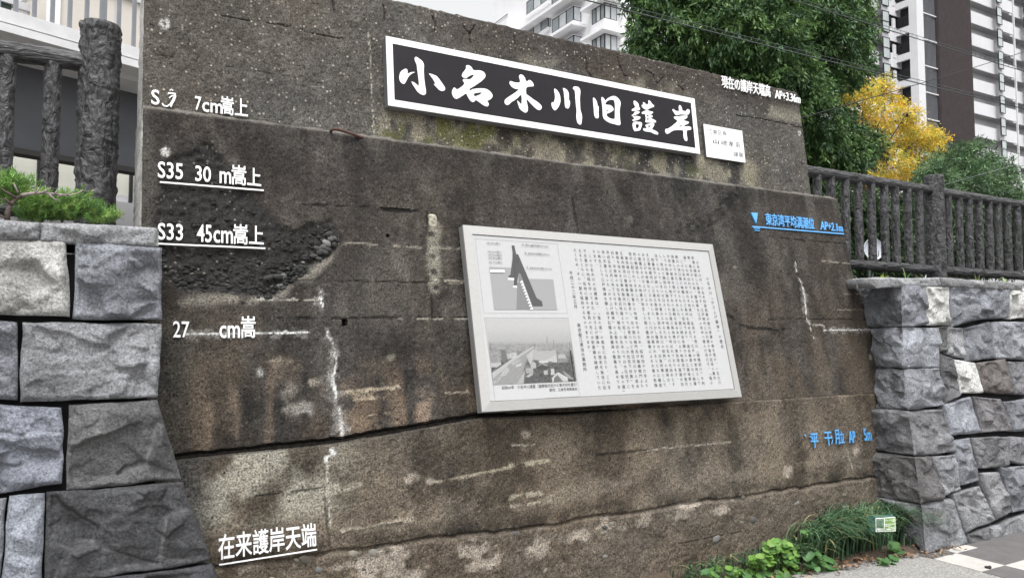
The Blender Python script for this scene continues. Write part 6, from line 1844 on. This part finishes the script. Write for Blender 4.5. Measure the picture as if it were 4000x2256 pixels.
def weed(label, spots, rleaf, pal, seed, name='leafy_weed'):
    r_ = np.random.RandomState(seed)
    b = spots[0]; x0_ = atz(b[0], b[1], 0.06)
    e = empty(name, (x0_[0], x0_[1], 0.0), label, 'weed', 'round leaved weeds at the wall foot')
    mbl = MB()
    for px, py, rx_, ry_, n, Yd in spots:
        for _ in range(n):
            a = r_.uniform(0, 6.28); q = math.sqrt(r_.rand())
            c = at(px + math.cos(a) * q * rx_, py + math.sin(a) * q * ry_, Yd + r_.uniform(-0.05, 0.05))
            R_ = rleaf * r_.uniform(0.65, 1.2)
            nrm = np.array([r_.normal(-0.15, 0.35), r_.normal(-0.55, 0.35), 1.0]); nrm /= np.linalg.norm(nrm)
            u = np.cross(nrm, [1, 0.3, 0]); u /= np.linalg.norm(u); w = np.cross(nrm, u)
            m = 14; th = np.linspace(0, 2 * math.pi, m, endpoint=False) + r_.uniform(0, 6)
            rad = R_ * (0.86 + 0.14 * np.cos(3 * (th - th[0]))) * (1 - 0.35 * np.exp(-((th - th[0]) / 0.35) ** 2))
            P = c + rad[:, None] * (np.cos(th)[:, None] * u + np.sin(th)[:, None] * w) + nrm * (0.10 * rad * np.cos(2 * th))[:, None]
            cc = np.array(pal[r_.randint(len(pal))]) * r_.uniform(0.8, 1.2)
            mbl.add(np.concatenate([[c - nrm * R_ * 0.14], P]), [[0, 1 + k, 1 + (k + 1) % m] for k in range(m)], np.concatenate([[cc * 1.15], np.tile(cc, (m, 1))]))
            g_ = np.array([c[0] + r_.normal(0, 0.02), c[1] + 0.03, max(float(bed_z(np.array(c[0]), np.array(c[1]))), GZ)])
            mbl.tube([g_, (g_ + c) / 2 + [0, 0.01, 0.01], c - nrm * R_ * 0.14], 0.0018, 4, np.array([0.10, 0.17, 0.05]))
    mbl.build('foliage', M['leaf'], e, True)
    return e
BRI = [(0.095, 0.20, 0.035), (0.125, 0.245, 0.045), (0.075, 0.165, 0.035), (0.15, 0.26, 0.06), (0.06, 0.13, 0.035)]
MIDG = [(0.065, 0.15, 0.045), (0.085, 0.18, 0.055), (0.055, 0.125, 0.045)]
weed('bright green clump of round leaves against the wall foot, left of the grass', [(3050, 2150, 65, 36, 70, 3.62), (2975, 2190, 55, 25, 36, 3.60), (3090, 2200, 35, 30, 20, 3.60), (3030, 2125, 40, 18, 24, 3.64)], 0.030, BRI, 51)
weed('dull green round leaves in the grass just right of the bright clump', [(3210, 2205, 55, 30, 34, 3.52), (3250, 2225, 30, 22, 12, 3.50), (3180, 2170, 30, 20, 8, 3.53)], 0.032, MIDG, 52)
weed('green round leaves at the bed edge below the small plant label', [(3470, 2205, 50, 25, 24, 3.42), (3500, 2165, 25, 20, 6, 3.44), (3480, 2130, 22, 18, 7, 3.46)], 0.036, MIDG, 53)
weed('single pale weed sprig standing in the upper left of the grass', [(3148, 2072, 16, 12, 5, 3.66)], 0.032, [(0.12, 0.24, 0.08)], 54)
weed('low green weeds in the corner at the bottom edge of the picture', [(2850, 2235, 110, 22, 26, 3.62), (3080, 2240, 80, 15, 20, 3.55), (2960, 2240, 60, 16, 12, 3.58)], 0.032, BRI + MIDG, 55)
# dry leaves
mb = MB(); r_ = np.random.RandomState(61)
for _ in range(230):
    px = r_.choice([r_.uniform(3220, 3380), r_.uniform(3440, 3640), r_.uniform(2980, 3300)], p=[.45, .3, .25])
    x = pxX(px, 3.5); y = np.interp(x, [0, 3.9, 4.9, 5.3, 5.75], [3.60, 3.56, 3.46, 3.38, 3.36]) + r_.normal(0.03, 0.05)
    z = max(float(bed_z(np.array(x), np.array(y))), GZ) + r_.uniform(0.006, 0.03)
    L = r_.uniform(0.014, 0.036); a = r_.uniform(0, 6.28)
    u = np.array([math.cos(a), math.sin(a), r_.normal(0, 0.25)]); w = np.array([-math.sin(a), math.cos(a), r_.normal(0, 0.3)])
    pts = [(-1, 0), (-0.4, 0.42), (0.35, 0.38), (1, 0), (0.35, -0.38), (-0.4, -0.42)]
    P = [np.array([x, y, z]) + u * L * p * 0.6 + w * L * q * 0.8 + np.array([0, 0, 0.25 * L * abs(q) * 2]) for p, q in pts]
    c = np.array([(0.20, 0.105, 0.06), (0.17, 0.115, 0.07), (0.26, 0.15, 0.085), (0.10, 0.065, 0.045), (0.32, 0.24, 0.15)][r_.randint(5)]) * r_.uniform(0.7, 1.2)
    mb.add(P, [[0, 1, 2, 3], [0, 3, 4, 5]], c)
o = mb.build('dry_leaves', M['dead_leaf']); tag(o, 'fallen brown leaves scattered along the edge of the planting bed', 'leaves', kind='stuff')

# weeds rooted on the right coping
def cap_weed(label, px, hpx, bend, n, seed, c):
    r_ = np.random.RandomState(seed)
    b = at(px, 1088, 3.85); b[2] = 2.00
    L = hpx / FPX * float((b - CAM) @ fwd)
    V, F, cc = blades(n, [b + r_.normal(0, 0.012, 3) * [1, 1, 0] for _ in range(n)], [L * r_.uniform(0.6, 1.1) * (1.25 if bend > 1 else 1) for _ in range(n)], 0.011, np.array([0.25, -0.1, 0]) * bend, [c], r_, 8, bend)
    o = mesh('grass_weed', V, F, M['leaf'], None, True, cc)
    tag(o, label, 'weed', 'weeds on the right coping')
cap_weed('single short upright grass blade on the coping, left of the right fence post', 3535, 75, 0.3, 3, 71, (0.20, 0.32, 0.10))
cap_weed('slender grass weed on the coping midway right of the fence post', 3818, 80, 0.4, 4, 72, (0.22, 0.30, 0.10))
cap_weed('tall arching grass weed with a drooping tip on the right coping', 3918, 150, 1.35, 3, 73, (0.25, 0.34, 0.12))
cap_weed('grass weed at the right edge of the picture on the coping', 3990, 90, 0.5, 4, 74, (0.22, 0.33, 0.10))
def cap_sprig(label, px, seed, n=16, c=(0.28, 0.36, 0.04)):
    r_ = np.random.RandomState(seed); b = at(px, 1086, 3.85); b[2] = 2.0
    C_ = b + r_.normal(0, 1, (n, 3)) * [0.04, 0.02, 0.012] + [0, 0, 0.025]
    D_ = r_.normal(0, 0.6, (n, 3)) + [0, 0, 0.7]
    V, F, cc = leaf_mesh(C_, D_, 0.032, 0.02, np.tile(c, (n, 1)) * r_.uniform(0.8, 1.2, (n, 1)), r_)
    o = mesh('low_weed', V, F, M['leaf'], None, False, cc); tag(o, label, 'weed', 'weeds on the right coping')
cap_sprig('yellow green low weed on the coping beside the orange topped post', 3452, 81, 26)
cap_sprig('yellow green low weed on the coping right of the fence post', 3768, 82, 22)

# ------------------------------------------------------------------ small things
de = empty('satellite_dish', tuple(at(3408, 1040, 5.9)), 'round pale grey satellite dish seen between the balusters of the right fence', 'satellite dish')
dc = at(3408, 975, 5.9); n_ = CAM + np.array([0.8, 0, 0.6]) - dc; n_ /= np.linalg.norm(n_); n_ = n_ * 0.9 + np.array([0.45, 0, 0.1]); n_ /= np.linalg.norm(n_)
u_ = np.cross(n_, [0, 0, 1.0]); u_ /= np.linalg.norm(u_); w_ = np.cross(u_, n_)
Rd = 0.125; V = []; nr, ns = 9, 32
for i in range(nr):
    rr = Rd * i / (nr - 1)
    for j in range(ns):
        a = 2 * math.pi * j / ns; V.append(dc + u_ * rr * math.cos(a) + w_ * rr * math.sin(a) * 1.08 + n_ * (0.03 * (rr / Rd) ** 2))
F = []
for i in range(nr - 1):
    for j in range(ns): F.append([i * ns + j, i * ns + (j + 1) % ns, (i + 1) * ns + (j + 1) % ns, (i + 1) * ns + j])
mesh('reflector', V, F, M['dish'], de, True)
th = np.linspace(0, 2 * math.pi, 33)
MB().tube([dc + u_ * Rd * math.cos(a) + w_ * Rd * 1.08 * math.sin(a) + n_ * 0.03 for a in th], 0.005, 6).build('rim', M['dish'], de, True)
MB().tube([dc + u_ * 0.05 * math.cos(a) + w_ * 0.05 * math.sin(a) + n_ * 0.012 for a in th], 0.005, 6).build('hub_ring', M['white_paint'], de, True)
MB().tube([dc - w_ * Rd * 0.95 + n_ * 0.02, dc - w_ * 0.10 + n_ * 0.12, dc - w_ * 0.04 + n_ * 0.14], 0.006, 6).build('feed_arm', M['grey_metal'], de, True)
MB().tube([dc - n_ * 0.02, dc - n_ * 0.07 + [0, 0, -0.05], np.array([dc[0], dc[1] + 0.05, 1.9])], 0.014, 8).build('mast', M['grey_metal'], de, True)
p = at(3403, 1084, 4.05); p[2] = 1.98
me_ = empty('marker_post', tuple(p), 'tiny marker stub with an orange cap under the bottom rail of the right fence', 'marker')
MB().tube([p, p + [0, 0, 0.022]], 0.017, 14).build('stub', M['white_paint'], me_, False)
MB().tube([p + [0, 0, 0.0221], p + [0, 0, 0.052]], 0.017, 14).build('orange_cap', M['orange'], me_, False)
MB().box(p[0] + 0.022, p[0] + 0.05, p[1] - 0.01, p[1] + 0.01, p[2], p[2] + 0.045).build('bracket', M['building_grey'], me_)

# plant label: green wedge box with a printed face
pl = empty('plant_label', tuple(at(3455, 2078, 3.44)), 'small green plant label box with a picture and white print, in the mondo grass', 'label')
q = sc([(435, 392), (858, 366), (868, 672), (440, 690)], 3340, 1950, 5.473)
pb = at(*q[3], 3.44); LN = np.array([-0.12, -0.95, 0.30]); LN /= np.linalg.norm(LN)
Q = [onplane(px, py, pb, LN) for px, py in q]
bk = np.array([0.012, 0.05, -0.006]); GREEN = flat('label_green', (0.045, 0.115, 0.095), 0.5, 0.05)
LEFTS = np.array([-0.028, 0.05, 0.012])
V = [Q[0] + LEFTS * 0, Q[1], Q[2], Q[3]]
back_ = [Q[0] + bk + [-0.02, 0, 0.012], Q[1] + bk + [0.0, 0, 0.012], Q[2] + bk, Q[3] + bk + [-0.02, 0, 0]]
VV = V + back_
mesh('box', VV, [[0, 3, 2, 1], [4, 5, 6, 7], [0, 1, 5, 4], [1, 2, 6, 5], [2, 3, 7, 6], [3, 0, 4, 7]], GREEN, pl)
# two raised horns at the top corners
mb = MB()
for a, b in ((0.0, 0.30), (0.74, 1.0)):
    A1, B1 = Q[0] * (1 - a) + Q[1] * a, Q[0] * (1 - b) + Q[1] * b
    up_ = np.array([0, 0, 0.018]); hi, lo_ = (A1, B1) if a == 0 else (B1, A1)
    mb.add([hi + LN * -0.004, lo_ + LN * -0.004, hi + up_ + bk * 0.6, hi + bk, lo_ + bk], [[0, 1, 2], [2, 1, 4], [3, 4, 1, 0], [0, 2, 3], [2, 4, 3]])
mb.build('corner_tab', GREEN, pl)
def face(name, u0, u1, v0, v1, d, mat):
    P = quad_map(np.array([u0, u1, u1, u0]), np.array([v0, v0, v1, v1]), Q) + LN * d
    return mesh(name, P, [[0, 1, 2, 3]], mat, pl)
face('white_margin', 0.0, 1.0, 0.0, 1.0, 0.0006, M['white_paint'])
GL = flat('label_print_green', (0.14, 0.25, 0.06), 0.5, 0.05)
face('print_field', 0.455, 0.97, 0.20, 0.95, 0.0012, GL); face('print_strip', 0.06, 0.97, 0.05, 0.15, 0.0012, GL)
nu, nv = 24, 30
a, b = np.meshgrid(np.linspace(0.04, 0.42, nu), np.linspace(0.26, 0.93, nv), indexing='ij')
P = quad_map(a.ravel(), b.ravel(), Q) + LN * 0.0012
gg = fbm(a * 30, b * 20, 4); cc = np.stack([0.05 + 0.2 * gg ** 2, 0.09 + 0.28 * gg ** 2, 0.07 + 0.16 * gg ** 2], -1).reshape(-1, 3)
mesh('plant_picture', P, gridF(nu, nv), M['print'], pl, False, cc)
mb = MB()
plane_text(mb, 'ジャノヒゲ', sc([(628, 418), (832, 408), (834, 452), (632, 462)], 3340, 1950, 5.473), Q[0], LN, 0.002, 0.02)
for u0, u1, v in ((0.47, 0.93, 0.50), (0.47, 0.78, 0.38), (0.62, 0.95, 0.25), (0.10, 0.72, 0.09), (0.82, 0.94, 0.70)):
    P = quad_map(np.array([u0, u1, u1, u0]), np.array([v, v, v + 0.035, v + 0.035]), Q) + LN * 0.002
    mb.add(P, [[0, 1, 2, 3]])
mb.build('print_text', M['white_paint'], pl)
for k, (px, py, r) in enumerate(((3852, 2212, 0.011), (3864, 2214, 0.014))):
    p = atz(px, py, GZ + 0.008); mb = MB(); pebble(mb, p, r, (0.03, 0.028, 0.026), 0.9)
    o = mb.build('dark_pebble', M['attr'], None, True)
    tag(o, ('smaller dark pebble on the white tile, left of its pair', 'larger dark pebble on the white tile, right of its pair')[k], 'pebble', 'dark pebbles on the white tile')
